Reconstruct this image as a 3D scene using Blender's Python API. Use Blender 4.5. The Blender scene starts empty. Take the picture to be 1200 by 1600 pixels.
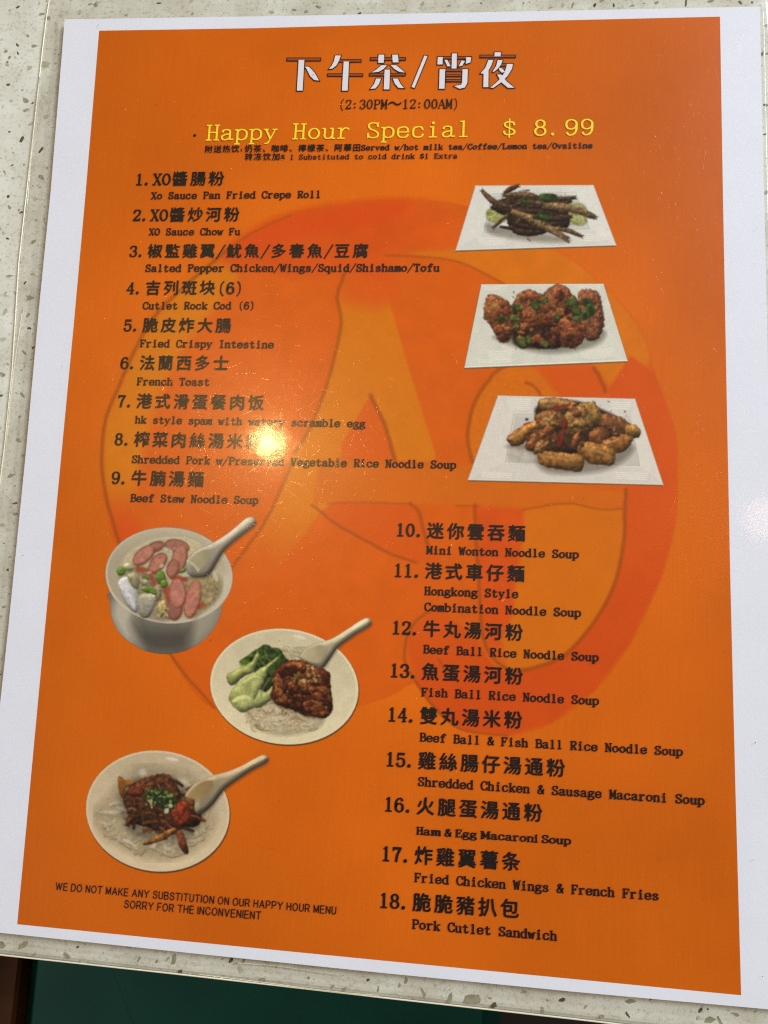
import bpy, math, random
import numpy as np
from mathutils import Matrix, Vector

# ---------------------------------------------------------------- camera, world, lamps, exposure
SC = bpy.context.scene
COL = SC.collection
F = 1200.0                                   # focal length in pixels of the 1200 x 1600 photograph
ROT = np.array([[0.9948054815794267, -0.029362372033810497, 0.09746745573817472],
                [0.04172320948371384, 0.9909847262679073, -0.12731239568124905],
                [-0.09285056601821595, 0.13071772417032393, 0.9870621302521073]])
CAM = np.array([0.022674450760594173, -0.04441782049462148, 0.2157733249855666])
cd = bpy.data.cameras.new('camera')
cam = bpy.data.objects.new('camera', cd)
COL.objects.link(cam)
m4 = Matrix([list(ROT[i]) + [CAM[i]] for i in range(3)] + [[0, 0, 0, 1]])
cam.matrix_world = m4
cd.sensor_fit = 'VERTICAL'
cd.sensor_height = 36.0
cd.lens = 36.0 * F / 1600.0
cd.clip_start = 0.01
cd.clip_end = 50
SC.camera = cam
SC.view_settings.view_transform = 'Standard'
SC.view_settings.look = 'None'
SC.view_settings.exposure = 0.0
SC.view_settings.gamma = 1.0
SC.cycles.transparent_max_bounces = 24
SC.cycles.max_bounces = 8
SC.cycles.use_denoising = False
SC.cycles.sample_clamp_indirect = 4.0
SC.cycles.sample_clamp_direct = 45.0
SC.cycles.filter_width = 1.2

W = bpy.data.worlds.new('World')
SC.world = W
W.use_nodes = True
W.node_tree.nodes['Background'].inputs['Color'].default_value = (1.0, 0.93, 0.84, 1)
W.node_tree.nodes['Background'].inputs['Strength'].default_value = 0.10


def area(name, loc, target, size, power, color):
    d = bpy.data.lights.new(name, 'AREA')
    d.shape = 'RECTANGLE'
    d.size, d.size_y = size
    d.energy = power
    d.color = color
    o = bpy.data.objects.new(name, d)
    COL.objects.link(o)
    o.location = loc
    v = Vector(target) - Vector(loc)
    o.rotation_euler = v.to_track_quat('-Z', 'Y').to_euler()
    return o


def bulb(name, loc, radius, power, color):
    d = bpy.data.lights.new(name, 'POINT')
    d.shadow_soft_size = radius
    d.energy = power
    d.color = color
    o = bpy.data.objects.new(name, d)
    COL.objects.link(o)
    o.location = loc
    return o


# daylight from the restaurant's window, above and to the right of the table
area('window_light', (2.2, 1.7, 1.7), (0, 0, 0), (1.8, 1.5), 182, (0.82, 0.90, 1.0))
area('side_fill', (-2.6, -1.3, 1.0), (0, 0, 0), (1.2, 1.0), 36, (0.92, 0.93, 1.0))  # added light, no known window here; puts the highlight on the table edge
# two warm ceiling lamps that mirror in the laminate
bulb('ceiling_lamp_left', (-0.0333 - 0.2456 * 1.5, 0.0022 + 0.2047 * 1.5, 0.9475 * 1.5), 0.020, 15.0, (1.0, 0.62, 0.24))
bulb('ceiling_lamp_right', (0.1065 + 0.3517 * 1.7, -0.0150 + 0.1252 * 1.7, 0.9277 * 1.7), 0.045, 1.3, (1.0, 0.60, 0.36))


def un(x, y, z=0.0):
    """photo pixel -> point on the horizontal plane at height z"""
    x = np.asarray(x, float)
    y = np.asarray(y, float)
    d = np.stack([(x - 600) / F, -(y - 800) / F, -np.ones_like(x)], -1) @ ROT.T
    t = (z - CAM[2]) / d[..., 2]
    return CAM + d * t[..., None]


# ---------------------------------------------------------------- helpers
def srgb(c):
    c = np.asarray(c, float) / 255.0
    return np.where(c <= 0.04045, c / 12.92, ((c + 0.055) / 1.055) ** 2.4)


INK = 1.0      # appearance in the photograph -> ink colour


def ink(c):
    return np.clip(srgb(c) * INK, 0.002, 0.9)


def new_mat(name):
    m = bpy.data.materials.new(name)
    m.use_nodes = True
    nt = m.node_tree
    return m, nt, nt.nodes['Principled BSDF'], nt.nodes['Material Output']


def mat_plain(name, col, rough=0.6, spec=0.3, noise=0.0, nscale=200.0, bump=0.0, bscale=400.0):
    m, nt, b, out = new_mat(name)
    b.inputs['Base Color'].default_value = (*[float(v) for v in col], 1)
    b.inputs['Roughness'].default_value = rough
    b.inputs['Specular IOR Level'].default_value = spec
    tc = nt.nodes.new('ShaderNodeTexCoord')
    if noise:
        n = nt.nodes.new('ShaderNodeTexNoise')
        n.inputs['Scale'].default_value = nscale
        n.inputs['Detail'].default_value = 5
        nt.links.new(tc.outputs['Object'], n.inputs['Vector'])
        r = nt.nodes.new('ShaderNodeMapRange')
        r.inputs['From Min'].default_value = 0.3
        r.inputs['From Max'].default_value = 0.7
        r.inputs['To Min'].default_value = 1 - noise
        r.inputs['To Max'].default_value = 1 + noise
        nt.links.new(n.outputs['Fac'], r.inputs['Value'])
        mx = nt.nodes.new('ShaderNodeVectorMath')
        mx.operation = 'SCALE'
        mx.inputs[0].default_value = [float(v) for v in col]
        nt.links.new(r.outputs[0], mx.inputs['Scale'])
        nt.links.new(mx.outputs[0], b.inputs['Base Color'])
    if bump:
        n2 = nt.nodes.new('ShaderNodeTexNoise')
        n2.inputs['Scale'].default_value = bscale
        n2.inputs['Detail'].default_value = 4
        nt.links.new(tc.outputs['Object'], n2.inputs['Vector'])
        bp = nt.nodes.new('ShaderNodeBump')
        bp.inputs['Strength'].default_value = bump
        bp.inputs['Distance'].default_value = 0.0005
        nt.links.new(n2.outputs['Fac'], bp.inputs['Height'])
        nt.links.new(bp.outputs[0], b.inputs['Normal'])
    return m


def mesh_obj(name, verts, faces, mat, parent=None, smooth=False):
    me = bpy.data.meshes.new(name)
    me.from_pydata([tuple(map(float, v)) for v in verts], [], faces)
    me.update()
    if mat:
        me.materials.append(mat)
    if smooth:
        me.shade_smooth()
    o = bpy.data.objects.new(name, me)
    COL.objects.link(o)
    if parent:
        o.parent = parent
    return o


def empty(name, label=None, cat=None, loc=(0, 0, 0), parent=None):
    o = bpy.data.objects.new(name, None)
    o.empty_display_size = 0.02
    COL.objects.link(o)
    o.location = loc
    if label:
        o['label'] = label
    if cat:
        o['category'] = cat
    if parent:
        o.parent = parent
    return o


def prism(pts, z0, z1, bevel=0.0, top_pts=None):
    """closed plate with outline pts (xy list), optional chamfered top edge"""
    n = len(pts)
    v = [(p[0], p[1], z0) for p in pts] + [(p[0], p[1], z1 - bevel) for p in pts]
    f = [tuple(range(n))[::-1]]
    for i in range(n):
        j = (i + 1) % n
        f.append((i, j, n + j, n + i))
    if bevel:
        q = inset(pts, bevel)
        v += [(p[0], p[1], z1) for p in q]
        for i in range(n):
            j = (i + 1) % n
            f.append((n + i, n + j, 2 * n + j, 2 * n + i))
        f.append(tuple(range(2 * n, 3 * n)))
    else:
        f.append(tuple(range(n, 2 * n)))
    return v, f


def sgn_area(p):
    p = np.asarray(p)[:, :2]
    q = np.roll(p, -1, 0)
    return 0.5 * float(np.sum(p[:, 0] * q[:, 1] - q[:, 0] * p[:, 1]))


def inset(pts, d):
    """inset (d>0) or grow (d<0) a polygon by mitred offset"""
    p = np.asarray(pts, float)[:, :2]
    s = 1 if sgn_area(p) > 0 else -1
    a = np.roll(p, 1, 0)
    b = np.roll(p, -1, 0)
    e1 = p - a
    e2 = b - p
    e1 /= np.linalg.norm(e1, axis=1)[:, None] + 1e-12
    e2 /= np.linalg.norm(e2, axis=1)[:, None] + 1e-12
    n1 = np.stack([-e1[:, 1], e1[:, 0]], 1) * s
    n2 = np.stack([-e2[:, 1], e2[:, 0]], 1) * s
    m = n1 + n2
    m /= np.linalg.norm(m, axis=1)[:, None] + 1e-12
    c = np.clip(np.sum(m * n1, 1), 0.45, 1)
    return p + m * (d / c)[:, None]


def smooth_pts(pts, n=6, closed=False):
    p = np.asarray(pts, float)
    if len(p) < 3:
        return p
    out = []
    N = len(p)
    rng = range(N if closed else N - 1)
    for i in rng:
        if closed:
            p0, p1, p2, p3 = p[(i - 1) % N], p[i], p[(i + 1) % N], p[(i + 2) % N]
        else:
            p0 = p[max(i - 1, 0)]
            p1, p2 = p[i], p[i + 1]
            p3 = p[min(i + 2, N - 1)]
        for k in range(n):
            t = k / n
            out.append(0.5 * ((2 * p1) + (-p0 + p2) * t + (2 * p0 - 5 * p1 + 4 * p2 - p3) * t * t + (-p0 + 3 * p1 - 3 * p2 + p3) * t ** 3))
    if not closed:
        out.append(p[-1])
    return np.array(out)


# ---------------------------------------------------------------- the table and what lies below it
def xy(x, y, z=0.0):
    p = un(x, y, z)
    return (float(p[0]), float(p[1]))


TZ = -0.0018                                # table top height (the sheet lies at z = 0)
eA = np.array(xy(0, 1500, TZ))
eB = np.array(xy(860, 1598, TZ))
ex = (eB - eA) / np.linalg.norm(eB - eA)     # along the table edge
ey = np.array([-ex[1], ex[0]])               # into the table


def tpt(u, v):
    p = eA + ex * u + ey * v
    return (float(p[0]), float(p[1]))


# quartz top: cross-section swept along the edge, front edge rounded
quartz, nt, b, out = new_mat('quartz')
tc = nt.nodes.new('ShaderNodeTexCoord')
n1 = nt.nodes.new('ShaderNodeTexNoise'); n1.inputs['Scale'].default_value = 90; n1.inputs['Detail'].default_value = 6
n2 = nt.nodes.new('ShaderNodeTexNoise'); n2.inputs['Scale'].default_value = 900; n2.inputs['Detail'].default_value = 3
n3 = nt.nodes.new('ShaderNodeTexVoronoi'); n3.inputs['Scale'].default_value = 620
for n in (n1, n2, n3):
    nt.links.new(tc.outputs['Object'], n.inputs['Vector'])
r1 = nt.nodes.new('ShaderNodeValToRGB')
r1.color_ramp.elements[0].position = 0.32; r1.color_ramp.elements[0].color = (*[float(v) for v in srgb((196, 192, 173))], 1)
r1.color_ramp.elements[1].position = 0.68; r1.color_ramp.elements[1].color = (*[float(v) for v in srgb((217, 216, 201))], 1)
nt.links.new(n1.outputs['Fac'], r1.inputs['Fac'])
r2 = nt.nodes.new('ShaderNodeValToRGB')
r2.color_ramp.elements[0].position = 0.33; r2.color_ramp.elements[0].color = (0.60, 0.57, 0.47, 1)
r2.color_ramp.elements[1].position = 0.46; r2.color_ramp.elements[1].color = (1, 1, 1, 1)
nt.links.new(n2.outputs['Fac'], r2.inputs['Fac'])
mxx = nt.nodes.new('ShaderNodeMix'); mxx.data_type = 'RGBA'; mxx.blend_type = 'MULTIPLY'
mxx.inputs[0].default_value = 0.45
nt.links.new(r1.outputs['Color'], mxx.inputs[6]); nt.links.new(r2.outputs['Color'], mxx.inputs[7])
r3 = nt.nodes.new('ShaderNodeValToRGB')
r3.color_ramp.elements[0].position = 0.10; r3.color_ramp.elements[0].color = (0.42, 0.42, 0.36, 1)
r3.color_ramp.elements[1].position = 0.20; r3.color_ramp.elements[1].color = (1, 1, 1, 1)
nt.links.new(n3.outputs['Distance'], r3.inputs['Fac'])
mxy = nt.nodes.new('ShaderNodeMix'); mxy.data_type = 'RGBA'; mxy.blend_type = 'MULTIPLY'
mxy.inputs[0].default_value = 0.35
nt.links.new(mxx.outputs[2], mxy.inputs[6]); nt.links.new(r3.outputs['Color'], mxy.inputs[7])
nt.links.new(mxy.outputs[2], b.inputs['Base Color'])
b.inputs['Roughness'].default_value = 0.22
b.inputs['Specular IOR Level'].default_value = 0.5

table = empty('stone_table', 'cream quartz table top flecked with grey-green chips under the menu', 'table')
prof = [(0.0, -0.030)]
R = 0.0035
for k in range(7):
    a = math.pi / 2 * k / 6
    prof.append((R - R * math.cos(a), TZ - R + R * math.sin(a)))
prof += [(0.75, TZ), (0.75, -0.030)]
tv, tf = [], []
us = (-0.35, 0.65)
for u in us:
    for (v, z) in prof:
        p = tpt(u, v)
        tv.append((p[0], p[1], z))
n = len(prof)
for i in range(n):
    j = (i + 1) % n
    tf.append((i, j, n + j, n + i))
tf.append(tuple(range(n)))
tf.append(tuple(range(n, 2 * n))[::-1])
top = mesh_obj('table_top', tv, tf, quartz, table)

# chips set in the stone: irregular angular flakes, ground a hair proud
rnd = random.Random(5)
CH = {
    'dark': mat_plain('chip_dark', srgb((82, 80, 64)), 0.25, 0.5, 0.35, 900),
    'grey': mat_plain('chip_grey', srgb((146, 143, 116)), 0.25, 0.5, 0.18, 700),
    'pale': mat_plain('chip_pale', srgb((172, 170, 142)), 0.25, 0.5, 0.12, 600),
    'tan': mat_plain('chip_tan', srgb((176, 158, 126)), 0.25, 0.5, 0.2, 800)}


def flake(cx, cy, r, ang, asp, h, k=None):
    k = k or rnd.randint(5, 8)
    pts = []
    for i in range(k):
        a = 2 * math.pi * (i + rnd.uniform(-.32, .32)) / k
        rr = r * rnd.uniform(0.65, 1.15)
        x, y = rr * math.cos(a), rr * asp * math.sin(a)
        pts.append((cx + x * math.cos(ang) - y * math.sin(ang), cy + x * math.sin(ang) + y * math.cos(ang)))
    if sgn_area(pts) < 0:
        pts = pts[::-1]
    return pts


def flake_mesh(pts, z, h):
    n = len(pts)
    v = [(p[0], p[1], z - 0.0001) for p in pts] + [(p[0], p[1], z + h) for p in pts]
    f = [(i, (i + 1) % n, n + (i + 1) % n, n + i) for i in range(n)] + [tuple(range(n, 2 * n))]
    return v, f


# the chips one can pick out in the photograph: (x, y, radius px, angle, aspect, kind)
big = [(28, 11, 4, 0.5, .6, 'dark'), (27, 70, 6, -0.9, .35, 'dark'), (28, 83, 4, -1.2, .4, 'dark'), (9, 80, 4.5, .3, .8, 'grey'),
       (53, 72, 6, .3, .7, 'grey'), (70, 100, 9, 0, .9, 'pale'), (47, 106, 7, .4, .7, 'pale'), (87, 99, 4, 0, .7, 'tan'),
       (13, 132, 3.6, 0, .9, 'dark'), (40, 157, 7, -.8, .75, 'grey'), (41, 172, 7, .4, .5, 'grey'), (51, 161, 3, .8, .6, 'dark'),
       (34, 218, 8, 1.2, .5, 'dark'), (72, 182, 6, .5, .7, 'pale'), (64, 234, 7, 1.1, .4, 'dark'), (19, 258, 4, .7, .4, 'dark'),
       (64, 277, 8, -.6, .5, 'grey'), (7, 269, 5, -1, .4, 'grey'), (15, 206, 3, .1, .6, 'dark'), (46, 195, 3, .1, .7, 'tan'),
       (13, 307, 3.4, 0, .9, 'dark'), (33, 332, 4.5, .5, .5, 'dark'), (15, 324, 5, -.8, .5, 'grey'), (55, 311, 6, -.2, .6, 'pale'),
       (12, 373, 3.6, -.5, .5, 'dark'), (52, 378, 7, .8, .5, 'grey'), (39, 442, 5, .9, .4, 'dark'), (47, 466, 7, .3, .6, 'grey'),
       (15, 431, 7, 0, .25, 'grey'), (8, 487, 7, 1, .6, 'pale'), (44, 492, 5, 1, .5, 'grey'), (46, 513, 5, -.2, .4, 'dark'),
       (5, 530, 8, .3, .6, 'pale'), (37, 550, 8, -.7, .35, 'grey'), (52, 543, 4, .8, .5, 'dark'), (4, 585, 7, -.5, .6, 'grey'),
       (35, 617, 6, -.9, .4, 'grey'), (31, 651, 4, .2, .5, 'grey'), (2, 618, 3, 0, .9, 'dark'), (29, 688, 6, -.5, .5, 'grey'),
       (24, 786, 5, .2, .4, 'dark'), (23, 803, 6, -.2, .5, 'grey'), (17, 743, 6, .5, .6, 'grey'), (3, 820, 5, .4, .6, 'pale'),
       (12, 890, 3, .3, .7, 'dark'), (6, 948, 5, .3, .5, 'grey'),
       (37, 1476, 11, .6, .42, 'grey'), (2, 1477, 8, .2, .7, 'grey'), (121, 1480, 3, .4, .7, 'dark'), (104, 1493, 6, -.5, .5, 'grey'),
       (272, 1499, 8, 1.4, .5, 'grey'), (281, 1518, 4.5, .2, .7, 'dark'), (217, 1499, 5, 1.1, .4, 'grey'), (245, 1502, 4, .9, .5, 'grey'),
       (53, 1492, 4, 1, .5, 'grey'), (130, 1503, 6, .2, .6, 'pale'), (361, 1500, 5, 1.2, .6, 'dark'), (410, 1532, 6, .1, .7, 'grey'),
       (539, 1545, 4, 1.1, .6, 'grey'), (575, 1531, 3.4, .7, .7, 'dark'), (520, 1541, 3.4, .9, .6, 'grey'), (482, 1528, 3, 0, .7, 'grey'),
       (591, 1545, 5, 1.5, .3, 'grey'), (634, 1532, 5, 1.2, .6, 'grey'), (662, 1552, 8, -1.1, .35, 'grey'), (702, 1561, 10, 1.2, .38, 'grey'),
       (738, 1560, 13, .1, .62, 'grey'), (772, 1571, 5, .6, .8, 'dark'), (879, 1562, 6, .4, .6, 'dark'), (848, 1579, 6, -1.3, .4, 'grey'),
       (981, 1586, 6, -1.0, .35, 'dark'), (940, 1588, 4, .2, .7, 'grey'), (985, 1565, 8, .2, .45, 'grey'), (1109, 1593, 8, .3, .6, 'grey'),
       (1095, 1578, 5, .9, .5, 'dark'), (1150, 1585, 5, -.4, .4, 'grey'), (819, 1550, 5, .3, .5, 'grey'), (915, 1573, 4, .9, .5, 'grey'),
       (1125, 1596, 8, -1, .3, 'grey'),
       (1026, 4, 4, .3, .7, 'grey'), (1072, 3, 9, 1.5, .22, 'dark'), (1157, 4, 5, -1, .5, 'dark'), (1175, 4, 3, 0, .8, 'dark'),
       (1110, 2, 6, .3, .5, 'grey'), (1191, 84, 5, 1.4, .4, 'dark'), (1199, 84, 4, .4, .6, 'dark'), (1196, 164, 5, -.3, .5, 'dark'),
       (1195, 210, 4, .3, .5, 'dark'), (1199, 300, 6, .3, .7, 'grey'), (1198, 40, 5, .3, .6, 'grey'),
       (152, 4, 6, .3, .6, 'pale'), (149, 8, 5, -.5, .7, 'grey'), (197, 24, 5, .2, .5, 'tan'), (124, 20, 7, 1.2, .6, 'pale'), (248, 5, 6, 0, .3, 'dark'),
       (460, 16, 5, -.1, .5, 'grey'), (498, 11, 6, -.4, .4, 'grey'), (562, 21, 4, .3, .6, 'dark'), (660, 6, 7, 1.3, .5, 'pale'),
       (631, 16, 5, .2, .5, 'pale'), (895, 8, 6, 1.2, .4, 'grey'), (929, 8, 5, 1.4, .6, 'dark'), (959, 9, 5, 1.5, .5, 'dark'),
       (940, 1, 5, .2, .7, 'grey'), (988, 9, 5, .2, .5, 'grey'), (702, 9, 4, .3, .5, 'grey'), (860, 12, 4, .3, .5, 'tan'), (75, 28, 7, .1, .6, 'grey'),
       (66, 22, 6, .1, .5, 'grey')]
for (px, py, r, a, s, kind) in big:
    c = xy(px, py, TZ)
    rr = r * 0.00019
    v, f = flake_mesh(flake(c[0], c[1], rr, a, s, 0), TZ, 0.00003)
    mesh_obj('stone_chip', v, f, CH[kind], top)
# the crowd of small flakes, joined
for kind, cnt, lo, hi, zz in (('dark', 1000, .00012, .00042, 1), ('grey', 4200, .00012, .0008, 2), ('pale', 3200, .0002, .0012, 3), ('tan', 1400, .0002, .0008, 4)):
    V, Fc = [], []
    for i in range(cnt):
        u = rnd.uniform(-.06, .34)
        v_ = rnd.uniform(0.004, .33)
        c = tpt(u, v_)
        pts = flake(c[0], c[1], lo + (hi - lo) * rnd.random() ** 2.2, rnd.uniform(0, 6.3), rnd.uniform(.3, .9), 0, rnd.randint(4, 6))
        v, f = flake_mesh(pts, TZ, 0.000003 * zz)
        o = len(V)
        V += v
        Fc += [tuple(o + q for q in ff) for ff in f]
    so = mesh_obj('stone_chip_scatter', V, Fc, CH[kind], top)
    so['kind'] = 'stuff'

# green vinyl booth seat below the table edge, dark wooden end panel beside it, floor
vinyl = mat_plain('green_vinyl', (0.003, 0.06, 0.042), 0.5, 0.2, 0.25, 12, 0.15, 500)
wood = mat_plain('dark_wood', (0.055, 0.020, 0.006), 0.75, 0.1, 0.5, 30)
SZ = -0.30


def block(name, pts, z0, z1, bev, mat, parent=None):
    if sgn_area(pts) < 0:
        pts = pts[::-1]
    v, f = prism(pts, z0, z1, bev)
    return mesh_obj(name, v, f, mat, parent)


seat = empty('vinyl_booth', 'dark green vinyl booth seat showing below the table edge', 'booth')
sa, sb = xy(36, 1510, SZ), xy(785, 1570, SZ)
sc_, sd = xy(26, 1640, SZ), xy(792, 1800, SZ)
dx = np.array(ex)
L = float(np.dot(np.array(sb) - np.array(sa), dx))
base = np.array(sa)


def spt(u, v):
    p = base + dx * u + ey * v
    return (float(p[0]), float(p[1]))


def rounded(u0, v0, u1, v1, r, k=5):
    out = []
    for cx, cy, a0 in ((u1 - r, v1 - r, 0), (u0 + r, v1 - r, 90), (u0 + r, v0 + r, 180), (u1 - r, v0 + r, 270)):
        for i in range(k + 1):
            a = math.radians(a0 + 90 * i / k)
            out.append(spt(cx + r * math.cos(a), cy + r * math.sin(a)))
    return out


block('cushion', rounded(0, -0.42, L, 0.10, 0.012), SZ - 0.10, SZ, 0.012, vinyl, seat)
block('seat_box', [spt(0.01, -0.41), spt(L - 0.01, -0.41), spt(L - 0.01, 0.09), spt(0.01, 0.09)], -0.735, SZ - 0.1005, 0, wood, seat)
pn = block('booth_end_panel', [spt(-0.045, -0.42), spt(-0.001, -0.42), spt(-0.001, 0.12), spt(-0.045, 0.12)], -0.735, SZ + 0.002, 0.002, wood)
pn['label'] = 'dark brown wooden panel at the left end of the green booth seat'
pn['category'] = 'panel'
fl = block('floor', [(-3, -3), (3, -3), (3, 3), (-3, 3)], -0.76, -0.735, 0, mat_plain('floor_wood', (0.018, 0.011, 0.007), 0.5, 0.3, 0.4, 9))
fl['kind'] = 'structure'

# ---------------------------------------------------------------- the laminated menu: paper and printed panel
menu = empty('laminated_menu', 'orange laminated menu with white border listing happy hour dishes on the quartz table', 'menu')
paper_m = mat_plain('paper', srgb((224, 226, 234)), 0.7, 0.05, 0.015, 60)
paper_px = [(101, 30), (400, 25.5), (700, 20), (1000, 14), (1187, 10), (1194, 300), (1203, 700), (1215, 1150), (1229, 1580), (1200, 1577),
            (900, 1550), (600, 1520.5), (300, 1489.5), (0, 1457.5), (-38, 1453), (13, 980), (41, 700), (61, 480), (79, 300)]
pp = [xy(*p) for p in paper_px][::-1]
v, f = prism(pp, -0.0003, -0.00002)
paper = mesh_obj('paper_sheet', v, f, paper_m, menu)

orange_m, nt, b, out = new_mat('orange_print')
tc = nt.nodes.new('ShaderNodeTexCoord')
nz = nt.nodes.new('ShaderNodeTexNoise'); nz.inputs['Scale'].default_value = 16; nz.inputs['Detail'].default_value = 5
mp = nt.nodes.new('ShaderNodeMapping'); mp.inputs['Scale'].default_value = (2600, 60, 1)
nb = nt.nodes.new('ShaderNodeTexNoise'); nb.inputs['Scale'].default_value = 1; nb.inputs['Detail'].default_value = 2
ng = nt.nodes.new('ShaderNodeTexNoise'); ng.inputs['Scale'].default_value = 1500; ng.inputs['Detail'].default_value = 2
nt.links.new(tc.outputs['Object'], nz.inputs['Vector'])
nt.links.new(tc.outputs['Object'], ng.inputs['Vector'])
nt.links.new(tc.outputs['Object'], mp.inputs['Vector'])
nt.links.new(mp.outputs[0], nb.inputs['Vector'])
cr = nt.nodes.new('ShaderNodeValToRGB')
cr.color_ramp.elements[0].position = 0.35; cr.color_ramp.elements[0].color = (*[float(x) for x in ink((189, 89, 5))], 1)
cr.color_ramp.elements[1].position = 0.65; cr.color_ramp.elements[1].color = (*[float(x) for x in ink((204, 98, 9))], 1)
nt.links.new(nz.outputs['Fac'], cr.inputs['Fac'])
ad = nt.nodes.new('ShaderNodeMath'); ad.operation = 'ADD'
nt.links.new(nb.outputs['Fac'], ad.inputs[0]); nt.links.new(ng.outputs['Fac'], ad.inputs[1])
mr = nt.nodes.new('ShaderNodeMapRange'); mr.inputs['From Min'].default_value = 0.6; mr.inputs['From Max'].default_value = 1.4
mr.inputs['To Min'].default_value = 0.94; mr.inputs['To Max'].default_value = 1.06
nt.links.new(ad.outputs[0], mr.inputs['Value'])
# orange colour brighter in the middle of the sheet than along its margins
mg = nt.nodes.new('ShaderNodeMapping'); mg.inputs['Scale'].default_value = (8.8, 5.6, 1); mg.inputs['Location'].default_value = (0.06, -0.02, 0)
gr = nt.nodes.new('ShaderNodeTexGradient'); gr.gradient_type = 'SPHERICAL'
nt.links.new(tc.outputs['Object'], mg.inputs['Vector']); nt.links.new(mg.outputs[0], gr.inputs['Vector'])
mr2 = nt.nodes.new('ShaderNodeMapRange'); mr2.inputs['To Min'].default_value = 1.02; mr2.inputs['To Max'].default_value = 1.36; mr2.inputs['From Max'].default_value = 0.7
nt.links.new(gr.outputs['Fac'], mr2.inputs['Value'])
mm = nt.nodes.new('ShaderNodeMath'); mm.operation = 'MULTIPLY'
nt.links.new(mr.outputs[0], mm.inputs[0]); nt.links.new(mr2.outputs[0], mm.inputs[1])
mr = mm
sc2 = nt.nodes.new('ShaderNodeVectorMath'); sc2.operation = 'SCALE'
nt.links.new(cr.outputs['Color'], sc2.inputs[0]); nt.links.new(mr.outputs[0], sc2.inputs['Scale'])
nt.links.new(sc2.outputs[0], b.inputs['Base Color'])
b.inputs['Roughness'].default_value = 0.6
b.inputs['Specular IOR Level'].default_value = 0.03
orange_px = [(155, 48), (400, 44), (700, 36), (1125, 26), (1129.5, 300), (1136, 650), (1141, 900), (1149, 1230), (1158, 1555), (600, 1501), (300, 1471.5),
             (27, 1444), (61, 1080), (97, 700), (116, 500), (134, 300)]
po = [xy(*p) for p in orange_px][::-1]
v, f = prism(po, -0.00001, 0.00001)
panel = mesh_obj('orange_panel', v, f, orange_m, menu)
# white rim left by the printer's trap around the panel

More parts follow.
